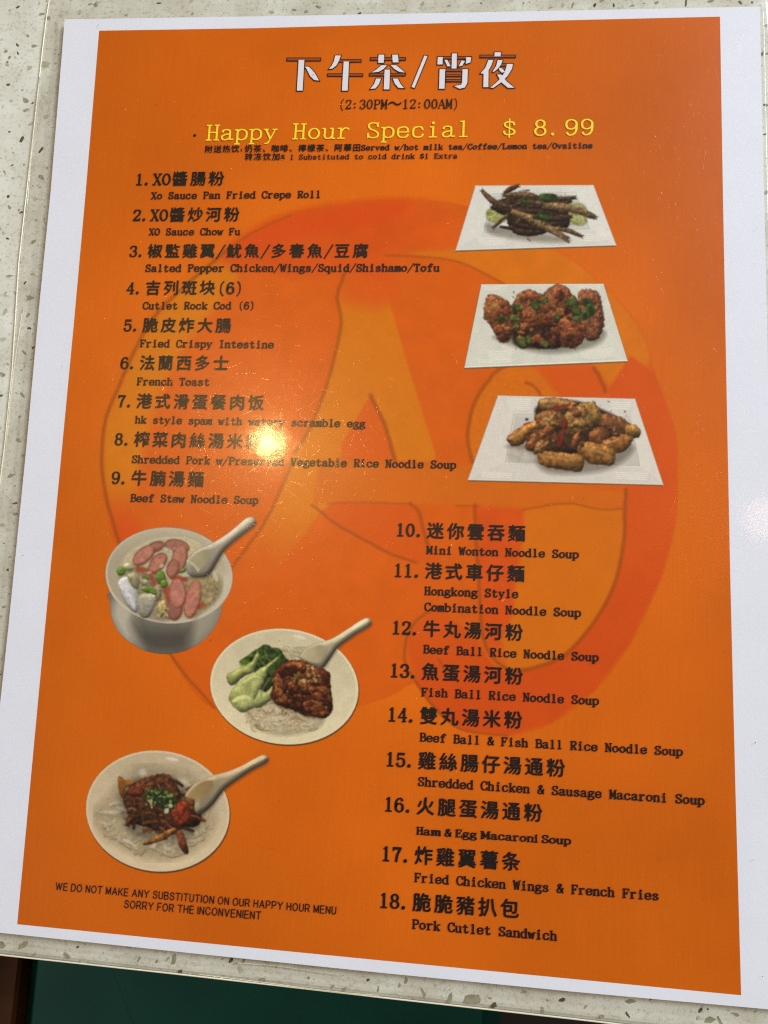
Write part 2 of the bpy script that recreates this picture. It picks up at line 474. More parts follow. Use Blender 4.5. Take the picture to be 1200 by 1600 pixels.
# ---------------------------------------------------------------- lettering
GL = {
'A': 'n 1,0 5,14;t 5,14 9,0;n 2.6,5 7.3,5;n 0,0 2.6,0;n 7.2,0 10,0',
'B': 't 2.5,0 2.5,14;T 1,14 6,14 8,12.5 8,9 6,7.5 2.5,7.5;T 5,7.5 8,7 9,4 8,0.8 5.5,0 1,0',
'C': 'T 8.8,10 8.3,12.5 6,14 3,13 1.5,9.5 1.5,4.5 3,1 6,0 8.5,1 9,3.5;n 8.8,14 8.8,10',
'D': 't 2.5,0 2.5,14;T 1,14 5,14 8,12 8.8,7 8,2 5,0 1,0',
'E': 't 2.5,0 2.5,14;n 1,14 8.5,14 8.5,11;n 2.5,7.3 6.5,7.3;n 6.5,9 6.5,5.5;n 1,0 8.8,0 8.8,3',
'F': 't 2.5,0 2.5,14;n 1,14 8.8,14 8.8,11;n 2.5,7.3 6.5,7.3;n 6.5,9 6.5,5.5;n 1,0 4.6,0',
'H': 't 2.3,0 2.3,14;t 7.7,0 7.7,14;n 2.3,7.3 7.7,7.3;n .7,14 3.9,14;n .7,0 3.9,0;n 6.1,14 9.3,14;n 6.1,0 9.3,0',
'I': 't 5,0 5,14;n 2.5,14 7.5,14;n 2.5,0 7.5,0',
'L': 't 2.8,0 2.8,14;n 1,14 4.8,14;n 1,0 8.8,0 8.8,3.5',
'M': 't 1.9,0 1.9,14;t 1.9,14 5,3;n 5,3 8.1,14;t 8.1,14 8.1,0;n .5,0 3.2,0;n 6.8,0 9.6,0;n .5,14 2.2,14;n 7.8,14 9.6,14',
'N': 'n 2,0 2,14;t 2,14 8,0;n 8,0 8,14;n .6,0 3.6,0;n .6,14 2.4,14;n 6.5,14 9.5,14',
'O': 'O 5,7 3.7,7',
'P': 't 2.5,0 2.5,14;T 1,14 6,14 8.5,12.5 8.5,8.5 6,7 2.5,7;n 1,0 4.8,0',
'R': 't 2.5,0 2.5,14;T 1,14 6,14 8.2,12.8 8.2,9 6,7.3 2.5,7.3;t 5,7.3 8.3,0.5;n 8,0 9.6,0;n 1,0 4.3,0',
'S': 'T 8,10.5 7.5,13 5,14 2.5,13 2,10.5 3.5,8 6.5,6.3 8.3,4 7.8,1 5,0 2.3,1 1.6,3.8;n 8.2,14 8.2,10.5;n 1.5,0 1.5,3.8',
'T': 't 5,0 5,14;n 1,11 1,14 9,14 9,11;n 3,0 7,0',
'V': 't 1.3,14 5,0;n 5,0 8.8,14;n 0,14 3,14;n 7.3,14 10,14',
'W': 't 1,14 3,0;n 3,0 5,12;t 5,12 7,0;n 7,0 9,14;n 0,14 2.2,14;n 8,14 10,14',
'X': 't 1.8,14 8.2,0;n 8.2,14 1.8,0;n .5,14 3.4,14;n 6.6,14 9.4,14;n .5,0 3.4,0;n 6.6,0 9.4,0',
'a': 'T 1.9,7.5 2.4,9 4.5,9.6 6.5,9 7,7 7,1.5 7.6,.3 9.3,.5;T 7,5.6 4,5 1.8,3.5 1.8,1 3.5,0 5.5,.5 7,2',
'b': 't 2.2,0 2.2,14.3;n .6,14 2.2,14;T 2.2,7.5 4,9.4 6.5,9.3 8.4,7 8.4,2.5 6.5,.2 4,.1 2.2,2',
'c': 'T 8,7.2 7.2,9.2 5,9.6 2.5,8.5 1.7,4.8 2.5,1 5,0 7.3,.6 8.4,2.6',
'd': 't 7.6,0 7.6,14.3;n 6,14 7.6,14;n 7.6,0 9.4,0;T 7.6,7.5 6,9.4 3.4,9.3 1.6,7 1.6,2.5 3.4,.2 6,.1 7.6,2',
'e': 'T 1.8,5 8.3,5;T 8.3,5 8,8 6.5,9.5 4,9.5 2,8 1.6,4.5 2.5,1 5,0 7.2,.5 8.4,2.4',
'f': 'T 8.5,12.5 7.5,14.2 5.5,14 4.4,12 4.4,8 4.4,0;n 1.5,9.3 7.5,9.3;n 2,0 7,0',
'g': 'T 4.8,9.6 2.5,8.8 2.2,6.5 3,4.6 5,4 7,5 7.4,7 6.8,8.9 4.8,9.6;n 7,8.8 9.2,9.4;T 3,4.5 2,3 3,1.6 7,1.3 8.6,-.3 8,-3 5,-4 2,-3.3 1.6,-1.2 3,1',
'h': 't 2.2,0 2.2,14.3;n .6,14 2.2,14;T 2.2,7 4.2,9.4 6.5,9.3 7.6,7.5 7.6,0;n .7,0 3.9,0;n 6.1,0 9.3,0',
'i': 't 5,0 5,9.3;n 3,9.3 5,9.3;n 2.5,0 7.5,0;D 5,13',
'k': 't 2.4,0 2.4,14.3;n .8,14 2.4,14;n 7.8,9.2 2.6,4;t 4.3,5.5 8,0;n .8,0 4,0;n 6.3,9.3 9.2,9.3;n 6.5,0 9.3,0',
'l': 't 5,0 5,14.3;n 3,14 5,14;n 2.5,0 7.5,0',
'm': 't 1.6,0 1.6,9.3;n .3,9.3 1.6,9.3;T 1.6,7.5 3,9.4 4.5,9.2 5,8 5,0;T 5,7.5 6.5,9.4 8,9.2 8.5,8 8.5,0;n .5,0 2.7,0;n 7.5,0 9.7,0',
'n': 't 2.2,0 2.2,9.3;n .6,9.3 2.2,9.3;T 2.2,7 4.2,9.4 6.5,9.3 7.6,7.5 7.6,0;n .7,0 3.9,0;n 6.1,0 9.3,0',
'o': 'O 5,4.8 3.4,4.7',
'p': 't 2.2,-4 2.2,9.3;n .6,9.3 2.2,9.3;T 2.2,7.5 4,9.4 6.5,9.3 8.4,7 8.4,2.5 6.5,.2 4,.1 2.2,2;n .8,-4 4,-4',
'q': 't 7.7,-4 7.7,9.3;T 7.6,7.5 6,9.4 3.4,9.3 1.6,7 1.6,2.5 3.4,.2 6,.1 7.6,2;n 6.2,-4 9.4,-4',
'r': 't 3.2,0 3.2,9.3;n 1.2,9.3 3.2,9.3;T 3.2,6 5,9 7,9.6 8.4,8.5;n 1.2,0 5.8,0',
's': 'T 7.6,7.4 6.8,9.2 4.8,9.6 2.7,8.8 2.5,6.8 5,5.2 7.6,3.6 7.6,1 5,0 2.8,.5 2,2.6',
't': 'T 4.2,12.5 4.2,7 4.2,2 5.3,.1 7,.2 8.2,2;n 1.5,9.2 7.8,9.2',
'u': 'T 2.3,9.3 2.3,5 2.3,2 3.6,.2 6,.4 7.6,2.4;t 7.6,9.3 7.6,0;n .8,9.3 2.3,9.3;n 6,9.3 7.6,9.3;n 7.6,0 9.3,0',
'v': 't 1.8,9.3 5,0;n 5,0 8.3,9.3;n .5,9.3 3.4,9.3;n 6.6,9.3 9.5,9.3',
'w': 't 1.2,9.3 3.1,0;n 3.1,0 5,8;t 5,8 6.9,0;n 6.9,0 8.9,9.3;n .2,9.3 2.4,9.3;n 7.8,9.3 10,9.3',
'x': 't 2,9.3 8,0;n 8,9.3 2,0;n .6,9.3 3.6,9.3;n 6.4,9.3 9.4,9.3;n .6,0 3.6,0;n 6.4,0 9.4,0',
'y': 't 1.8,9.3 5.2,.5;n 8.3,9.3 5,0;N 5,0 3.6,-3.4 1.6,-3.8;n .5,9.3 3.4,9.3;n 6.6,9.3 9.5,9.3',
'0': 'O 5,7 3.3,7', '8': 'O 5,10.6 2.7,3.3;O 5,3.7 3.3,3.7',
'1': 't 5,0 5,14;n 3,12.3 5,13.8;n 2.3,0 7.7,0',
'2': 'T 2,10.5 2.3,13 5,14 7.7,13 8,10.5 6.5,7 3.5,3.5 1.8,.6;t 1.8,.6 8,.6;n 8.3,.2 8.3,3',
'3': 'T 2,11 2.6,13.2 5,14 7.3,13 7.8,10.5 7,8.2 4.8,7.4;T 4.8,7.4 7.5,6.5 8.3,3.7 7.3,1 5,0 2.5,.8 1.8,3',
'4': 't 6.6,0 6.6,14;n 6.6,14 1.5,4.3;n 1.2,4.2 9,4.2;n 5,0 8.2,0',
'5': 't 2.5,13.4 8,13.4;n 2.5,13.6 2.2,7.3;T 2.2,7.3 4.5,8.7 7.3,7.8 8.3,4.5 7.3,1 4.8,0 2.5,.8 1.8,3',
'6': 'T 7.8,11.8 6.5,13.8 4.3,13.6 2.3,11 1.7,6 2.2,2 5,0 7.7,1.5 8.3,4.5 7.5,7.5 5,8.6 2.7,7.3 1.9,5',
'7': 't 1.8,13.4 8.3,13.4;n 1.8,13.6 1.8,11;T 8.3,13.4 5.5,7 4.5,0',
'9': 'T 2.2,2.2 3.5,.2 5.7,.4 7.7,3 8.3,8 7.8,12 5,14 2.3,12.5 1.7,9.5 2.5,6.5 5,5.4 7.3,6.7 8.1,9',
'.': 'D 3,1', ':': 'D 4,2;D 4,8', '/': 'n 9.2,15.5 .8,-2.5',
'(': 'N 7.5,15.5 5.2,12 4.5,6.3 5.2,1 7.5,-2.8', ')': 'N 2.5,15.5 4.8,12 5.5,6.3 4.8,1 2.5,-2.8',
'$': 'T 8,10.2 7.5,12.2 5,13 2.5,12 2,10 3.5,8 6.5,6.3 8.3,4.3 7.8,2 5,1 2.3,1.8 1.6,4;n 5,-1.5 5,15.5',
'&': 'T 9,0 3,10 3.5,13 5.5,13.7 6.5,12 5.5,9.5 2.5,6 1.5,3 2.5,.5 5,.2 7.5,3 8.7,7.5',
}

SANS = {
'A': 'n .3,0 5,14;n 5,14 9.7,0;n 2,4.6 8,4.6', 'B': 'n 1,0 1,14;N 1,14 5.5,14 8,13 8.3,10.6 7,8 5.5,7.4 1,7.4;N 5,7.4 8,6.6 9,3.8 8,.8 5.5,0 1,0',
'C': 'N 9.5,10 8,13 5.3,14 2.5,13 .8,10 .8,4 2.5,1 5.3,0 8,1 9.6,4.5', 'D': 'n 1,0 1,14;N 1,14 5,14 8,12.5 9.3,9 9.3,5 8,1.5 5,0 1,0',
'E': 'n 8.5,14 1,14 1,0 8.8,0;n 1,7.3 8,7.3', 'F': 'n 8.3,14 1,14 1,0;n 1,7 7.3,7', 'H': 'n 1,0 1,14;n 9,0 9,14;n 1,7.3 9,7.3', 'I': 'n 1,0 1,14',
'K': 'n 1,0 1,14;n 9,14 1.2,5;n 4,8 9.2,0', 'M': 'n 1,0 1,14;n 1,14 5.5,1;n 5.5,1 10,14;n 10,14 10,0', 'N': 'n 1,0 1,14;n 1,14 8.8,0;n 8.8,0 8.8,14',
'O': 'O 5.5,7 4.9,7', 'P': 'n 1,0 1,14;N 1,14 6,14 8.6,12.6 8.8,9.8 7.3,7 5.5,6.3 1,6.3', 'R': 'n 1,0 1,14;N 1,14 6,14 8.6,12.6 8.8,9.8 7.3,7 5.5,6.3 1,6.3;n 6,6.3 9.2,0',
'S': 'N 8.6,10.4 7.6,13 4.8,14 1.8,12.8 1.6,9.6 4.5,7.7 7.8,6.4 9,3.6 7.6,.8 4.8,0 1.8,1 .8,4', 'T': 'n 0,14 9.4,14;n 4.7,14 4.7,0',
'U': 'N 1,14 1,5 1.8,1.2 4.8,0 7.8,1.2 8.6,5 8.6,14', 'V': 'n .2,14 4.8,0;n 4.8,0 9.4,14', 'W': 'n 0,14 3.2,0;n 3.2,0 6.5,13;n 6.5,13 9.8,0;n 9.8,0 13,14',
'Y': 'n .2,14 4.8,6.5;n 4.8,6.5 9.4,14;n 4.8,6.5 4.8,0'}


def serif_glyph(ch, ux, uy, wt, wn, table=GL):
    """list of (verts, faces) for one letter; ux, uy scale the 10 x 14 cell; wt, wn stroke widths"""
    res = []
    for st in table[ch].split(';'):
        k, rest = st[0], st[2:]
        if k == 'D':
            x, y = map(float, rest.split(','))
            r = wt * 0.75
            c = (x * ux, y * uy)
            pts = [(c[0] + r * math.cos(a * math.pi / 4), c[1] + r * math.sin(a * math.pi / 4)) for a in range(8)]
            res.append((pts, [tuple(range(8))]))
            continue
        if k == 'O':
            (cx, cy), (rx, ry) = [tuple(map(float, q.split(','))) for q in rest.split()]
            p = np.array([((cx + rx * math.sin(a)) * ux, (cy + ry * math.cos(a)) * uy) for a in np.linspace(0, 2 * math.pi, 25)])
        else:
            p = np.array([tuple(map(float, q.split(','))) for q in rest.split()]) * [ux, uy]
            if k in 'TN' and len(p) > 2:
                p = smooth_pts(p, 4)
        d = np.gradient(p, axis=0)
        d /= np.linalg.norm(d, axis=1)[:, None] + 1e-12
        if k == 'O':
            d[0] = d[-1] = (1, 0)
        if k in 'TO':
            w = wn + (wt - wn) * np.abs(d[:, 1]) ** 1.3
        elif k == 't':
            w = np.full(len(p), wt)
        else:
            w = np.full(len(p), wn)
        nn = np.stack([-d[:, 1], d[:, 0]], 1)
        if k in 'nt' and len(p) > 2:
            # mitre the square corners
            for i in range(1, len(p) - 1):
                a = p[i] - p[i - 1]; c = p[i + 1] - p[i]
                a /= np.linalg.norm(a); c /= np.linalg.norm(c)
                mm = np.array([-a[1] - c[1], a[0] + c[0]]); mm /= np.linalg.norm(mm)
                nn[i] = mm / max(0.4, float(mm @ np.array([-a[1], a[0]])))
        e = d * (w * 0.3)[:, None]
        q = p.copy()
        if k in 'ntTN':
            q[0] -= e[0]; q[-1] += e[-1]
        L_ = q + nn * w[:, None] / 2
        R_ = q - nn * w[:, None] / 2
        m = len(q)
        res.append(([tuple(z) for z in L_] + [tuple(z) for z in R_], [(i, m + i, m + i + 1, i + 1) for i in range(m - 1)]))
    return res


_cache = {}


def font_glyph(ch, off):
    """outline of a character from Blender's built-in font: (verts, faces, advance)"""
    key = (ch, off)
    if key in _cache:
        return _cache[key]
    c = bpy.data.curves.new('glyph', 'FONT')
    c.body = ch
    c.size = 1.0
    c.offset = off
    c.resolution_u = 2
    c.fill_mode = 'FRONT'
    o = bpy.data.objects.new('glyph', c)
    COL.objects.link(o)
    dg = bpy.context.evaluated_depsgraph_get()
    dg.update()
    me = o.evaluated_get(dg).to_mesh()
    v = [(p.co.x, p.co.y) for p in me.vertices]
    f = [tuple(p.vertices) for p in me.polygons]
    o.evaluated_get(dg).to_mesh_clear()
    bpy.data.objects.remove(o)
    bpy.data.curves.remove(c)
    _cache[key] = (v, f)
    return v, f


def is_cjk(ch):
    return ord(ch) > 0x2000


TEXT_Z = 0.00016
black_ink = mat_plain('black_ink', (0.004, 0.0015, 0.001), 0.5, 0.3)
yellow_ink = mat_plain('yellow_ink', ink((250, 220, 44)), 0.6, 0.2, 0.06, 900)


def write(segs, p0, p1, cap=0.56, bold=(1.9, 1.2), cjk=0.86, off=0.02, mat=None, name='menu_text', sans=False, prop=False, label=None, up=1.0):
    """text laid between two photo points on the sheet; cap = capital height in full-width cells"""
    A = np.array(xy(*p0)); B = np.array(xy(*p1))
    L = np.linalg.norm(B - A)
    e = (B - A) / L
    nvec = np.array([-e[1], e[0]])
    # layout in cells
    items = []
    x = 0.0
    for ch in segs:
        if ch == ' ':
            x += 0.5 if not (prop or sans) else (0.24 if prop else 0.27)
            continue
        if is_cjk(ch):
            v, f = font_glyph(ch, 0.0)
            vx = [q[0] for q in v]
            if ch in '、':
                pos = [((q[0]) * cjk + x + 0.05, q[1] * cjk) for q in v]
            else:
                cx = (min(vx) + max(vx)) / 2
                pos = [((q[0] - cx) * cjk + x + 0.5, q[1] * cjk) for q in v]
            for sx_, sy_ in ((0, 0), (off, 0), (-off, 0), (0, off), (0, -off)):
                items.append(([(q[0] + sx_, q[1] + sy_) for q in pos], f))
            x += 1.0
        elif sans:
            gl = serif_glyph(ch, 0.05, 0.05, 0.1, 0.1, SANS)
            allx = [q[0] for g in gl for q in g[0]]
            x0, x1 = min(allx), max(allx)
            for g in gl:
                items.append(([(q[0] - x0 + x, q[1]) for q in g[0]], g[1]))
            x += (x1 - x0) + 0.11
        else:
            ux, uy = 0.05, cap / 14
            gl = serif_glyph(ch, ux, uy, bold[0] * 0.05, bold[1] * 0.05)
            if prop:
                allx = [q[0] for g in gl for q in g[0]]
                x0, x1 = min(allx), max(allx)
                k = 1.45 if ch in 'MmwW' else (0.9 if ch in 'il' else 1.1)
                for g in gl:
                    items.append(([((q[0] - x0) * k + x, q[1]) for q in g[0]], g[1]))
                x += (x1 - x0) * k + 0.01
            else:
                for g in gl:
                    items.append(([(q[0] + x, q[1]) for q in g[0]], g[1]))
                x += 0.5
    xs = [q[0] for it in items for q in it[0]]
    x0, x1 = min(xs), max(xs)
    s = L / (x1 - x0)
    sy = s * up if not sans else s * up
    V, Fc = [], []
    for k, (pos, f) in enumerate(items):
        o = len(V)
        z = TEXT_Z + (k % 9) * 0.000008
        for iq, q in enumerate(pos):
            p = A + e * (q[0] - x0) * s + nvec * q[1] * sy
            V.append((p[0], p[1], z + (iq % max(1, len(pos) // 2)) * 0.0000005 if mat else z))
        Fc += [tuple(o + i for i in ff) for ff in f]
    ob = mesh_obj(name, V, Fc, mat or black_ink, panel)
    if label:
        ob['label'] = label
    return ob


ITEMS = [
    ('1.XO醬腸粉', (213, 289), (350, 288)), ('2.XO醬炒河粉', (207.5, 345), (374, 344)),
    ('3.椒監雞翼/魷魚/多春魚/豆腐', (202, 401), (575, 401)), ('4.吉列斑块(6)', (197.5, 459), (376, 459)),
    ('5.脆皮炸大腸', (193, 517), (361, 518)), ('6.法蘭西多士', (188, 576), (357, 577)),
    ('7.港式滑蛋餐肉饭', (184, 635.5), (412.5, 639)), ('8.榨菜肉絲湯米粉', (179, 695), (409, 700)),
    ('9.牛腩湯麵', (174, 755.5), (318, 759)),
    ('10.迷你雲吞麵', (620.5, 837), (820.5, 844)), ('11.港式車仔麵', (617, 900.5), (819.5, 907)),
    ('12.牛丸湯河粉', (614, 990), (817, 999)), ('13.魚蛋湯河粉', (611, 1057), (817, 1067.5)),
    ('14.雙丸湯米粉', (607.5, 1126), (816, 1136)), ('15.雞絲腸仔湯通粉', (604.5, 1196), (883, 1211.5)),
    ('16.火腿蛋湯通粉', (602, 1266.5), (847.5, 1281.5)), ('17.炸雞翼薯条', (598, 1344), (813, 1358)),
    ('18.脆脆豬扒包', (594.5, 1417), (811, 1432))]
for t, a, b_ in ITEMS:
    write(t, a, b_, cap=0.60, bold=(2.4, 1.5), name='dish_name_line', label='printed line reading ' + t.split('.')[0] + '. in Chinese')
ENG = [
    ('Xo Sauce Pan Fried Crepe Roll', (236, 311), (500, 309)), ('XO Sauce Chow Fu', (232.5, 367.5), (375.5, 367)),
    ('Salted Pepper Chicken/Wings/Squid/Shishamo/Tofu', (227, 424.5), (687, 424)), ('Cutlet Rock Cod (6)', (223, 483), (396, 483)),
    ('Fried Crispy Intestine', (219, 542), (428, 544)), ('French Toast', (214, 601.5), (327.5, 602.5)),
    ('hk style spam with watery scramble egg', (211, 661), (571, 667.5)),
    ('Shredded Pork w/Preserved Vegetable Rice Noodle Soup', (206, 723), (713, 732)), ('Beef Stew Noodle Soup', (204, 783.5), (404, 787)),
    ('Mini Wonton Noodle Soup', (666, 865), (904.5, 872)), ('Hongkong Style', (663, 929), (810, 934)),
    ('Combination Noodle Soup', (663, 954), (908, 963.5)), ('Beef Ball Rice Noodle Soup', (661.5, 1020), (935.5, 1033)),
    ('Fish Ball Rice Noodle Soup', (658.5, 1087), (936, 1101)), ('Beef Ball & Fish Ball Rice Noodle Soup', (656, 1157.5), (1067, 1180.5)),
    ('Shredded Chicken & Sausage Macaroni Soup', (653, 1227), (1101, 1257)),
    ('Fried Chicken Wings & French Fries', (647.5, 1377), (1029, 1406)), ('Pork Cutlet Sandwich', (644, 1450), (870.5, 1469))]
for t, a, b_ in ENG:
    write(t, a, b_, cap=0.57, bold=(2.5, 1.7), name='description_line', label='small bold line reading ' + t)
write('Ham & Egg Macaroni Soup', (650.5, 1303), (892.5, 1319), cap=0.50, bold=(2.5, 1.6), prop=True, name='description_line', label='small bold line reading Ham & Egg Macaroni Soup')
write('(2:30PM～12:00AM)', (532, 170.5), (714, 169.5), cap=0.66, bold=(1.8, 1.1), cjk=1.0, name='opening_hours', label='line reading (2:30PM~12:00AM) under the title')
write('Happy Hour Special  $ 8.99', (322, 219.5), (927, 211), cap=0.54, bold=(1.4, .9), mat=yellow_ink, name='price_line', label='yellow line reading Happy Hour Special $ 8.99')
write('附送热饮:奶茶、咖啡、檸檬茶、阿華田', (320.5, 238), (563, 235.5), cap=0.5, bold=(2, 1.4), cjk=0.92, off=0.02, name='small_print')
write('Served w/hot milk tea/Coffee/Lemon tea/Ovaltine', (564, 235), (926, 231.5), cap=0.55, bold=(2.6, 1.8), name='small_print')
write('转冻饮加$ 1 Substituted to cold drink $1 Extra', (382.5, 250), (715, 247.5), cap=0.53, bold=(2.2, 1.5), cjk=0.9, off=0.02, name='small_print')
write('WE DO NOT MAKE ANY SUBSTITUTION ON OUR HAPPY HOUR MENU', (87, 1389.5), (525.5, 1428), sans=True, name='notice_line')
write('SORRY FOR THE INCONVENIENT', (194, 1417.5), (408, 1436), sans=True, name='notice_line')
# an ink speck left of the yellow line
write('.', (302, 213), (306.5, 213), bold=(2, 1), name='ink_speck')

# title: broad-stroke characters with white fill and black outline
TX, TY, TS = 440.0, 75.0, 3.158
WHITE = [
    [(84, 60), (114, 60), (105, 213), (75, 213)], [(115, 92), (137, 94), (165, 125), (187, 164), (160, 160), (140, 140), (128, 115)],
    [(264, 38), (294, 38), (284, 66), (272, 88), (252, 104), (232, 106), (247, 88), (258, 66)], [(306, 68), (334, 68), (327, 213), (297, 213)],
    [(478, 34), (508, 34), (505, 76), (476, 76)], [(545, 34), (575, 34), (578, 74), (548, 74)],
    [(492, 86), (522, 86), (505, 106), (480, 120), (442, 124), (470, 106)], [(536, 86), (566, 86), (588, 104), (610, 124), (580, 120), (556, 106)],
    [(508, 108), (536, 108), (533, 207), (503, 207)], [(466, 152), (492, 152), (482, 180), (464, 202), (436, 205), (456, 180)],
    [(548, 152), (574, 152), (586, 176), (606, 201), (576, 199), (558, 178)],
    [(704, 38), (721, 42), (656, 200), (640, 195)],
    [(840, 28), (866, 28), (864, 104), (838, 104)], [(770, 46), (796, 46), (795, 84), (768, 84)], [(910, 46), (937, 48), (932, 74), (908, 82)],
    [(802, 60), (818, 60), (836, 92), (818, 94)], [(888, 62), (906, 66), (892, 90), (872, 94)],
    [(779, 106), (808, 106), (805, 204), (776, 204)],
    [(892, 106), (920, 106), (917, 176), (904, 198), (878, 204), (850, 190), (886, 182), (890, 170)],
    [(1050, 22), (1083, 22), (1081, 44), (1050, 44)],
    [(1020, 60), (1046, 60), (1034, 92), (1022, 112), (1021, 196), (994, 196), (996, 130), (980, 128), (1004, 100)],
    [(1066, 60), (1092, 62), (1082, 86), (1064, 108), (1046, 122), (1040, 118), (1058, 90)],
    [(1112, 80), (1142, 80), (1138, 104), (1116, 140), (1084, 172), (1044, 200), (1028, 198), (1070, 162), (1100, 122)],
    [(1070, 98), (1092, 104), (1104, 122), (1084, 124), (1074, 112)],
    [(1062, 132), (1084, 132), (1110, 166), (1150, 199), (1116, 199), (1084, 172)],
]
BARS = [[(28, 52), (192, 52), (192, 64), (28, 64)], [(282, 60), (392, 60), (392, 70), (282, 70)], [(228, 130), (400, 130), (400, 140), (228, 140)],
        [(440, 50), (610, 50), (610, 61), (440, 61)], [(435, 128), (610, 128), (610, 138), (435, 138)],
        [(772, 45), (936, 45), (936, 55), (772, 55)], [(806, 106), (892, 106), (892, 116), (806, 116)], [(812, 132), (888, 132), (888, 141), (812, 141)],
        [(812, 158), (888, 158), (888, 167), (812, 167)], [(980, 38), (1153, 38), (1153, 48), (980, 48)], [(1080, 80), (1120, 80), (1120, 90), (1076, 90)]]
title_white = mat_plain('title_white', ink((222, 218, 222)), 0.6, 0.2)
title_bar = mat_plain('title_bar_ink', ink((150, 72, 20)), 0.6, 0.2)
groups = {'white_stroke': (WHITE, title_white, 0.00019), 'thin_stroke': (BARS, title_bar, 0.000175)}
char_rng = [(0, 210), (210, 420), (420, 625), (625, 740), (740, 960), (960, 1200)]
for lo, hi in char_rng:
    V, Fc = [], []
    kids = []
    zz = 0
    for key, (polys, mt, z) in groups.items():
        V2, F2 = [], []
        for poly in polys:
            cx = sum(q[0] for q in poly) / len(poly)
            if not lo <= cx < hi:
                continue
            P = np.array(poly, float)
            if sgn_area(P) > 0:
                P = P[::-1]
            for dd, (VV, FF, z_) in ((-3.3, (V, Fc, 0.00016 + 0.000002 * zz)), (0.9, (V2, F2, z + 0.000002 * zz))):
                Q = inset(P, dd)
                o = len(VV)
                for q in Q:
                    c = xy(TX + q[0] / TS, TY + q[1] / TS)
                    VV.append((c[0], c[1], z_))
                FF.append(tuple(range(o, o + len(Q))))
            zz += 1
        kids.append((key, V2, F2, mt))
    t_ = mesh_obj('title_character', V, Fc, black_ink, menu)
    for key, V2, F2, mt in kids:
        if V2:
            mesh_obj(key, V2, F2, mt, t_)

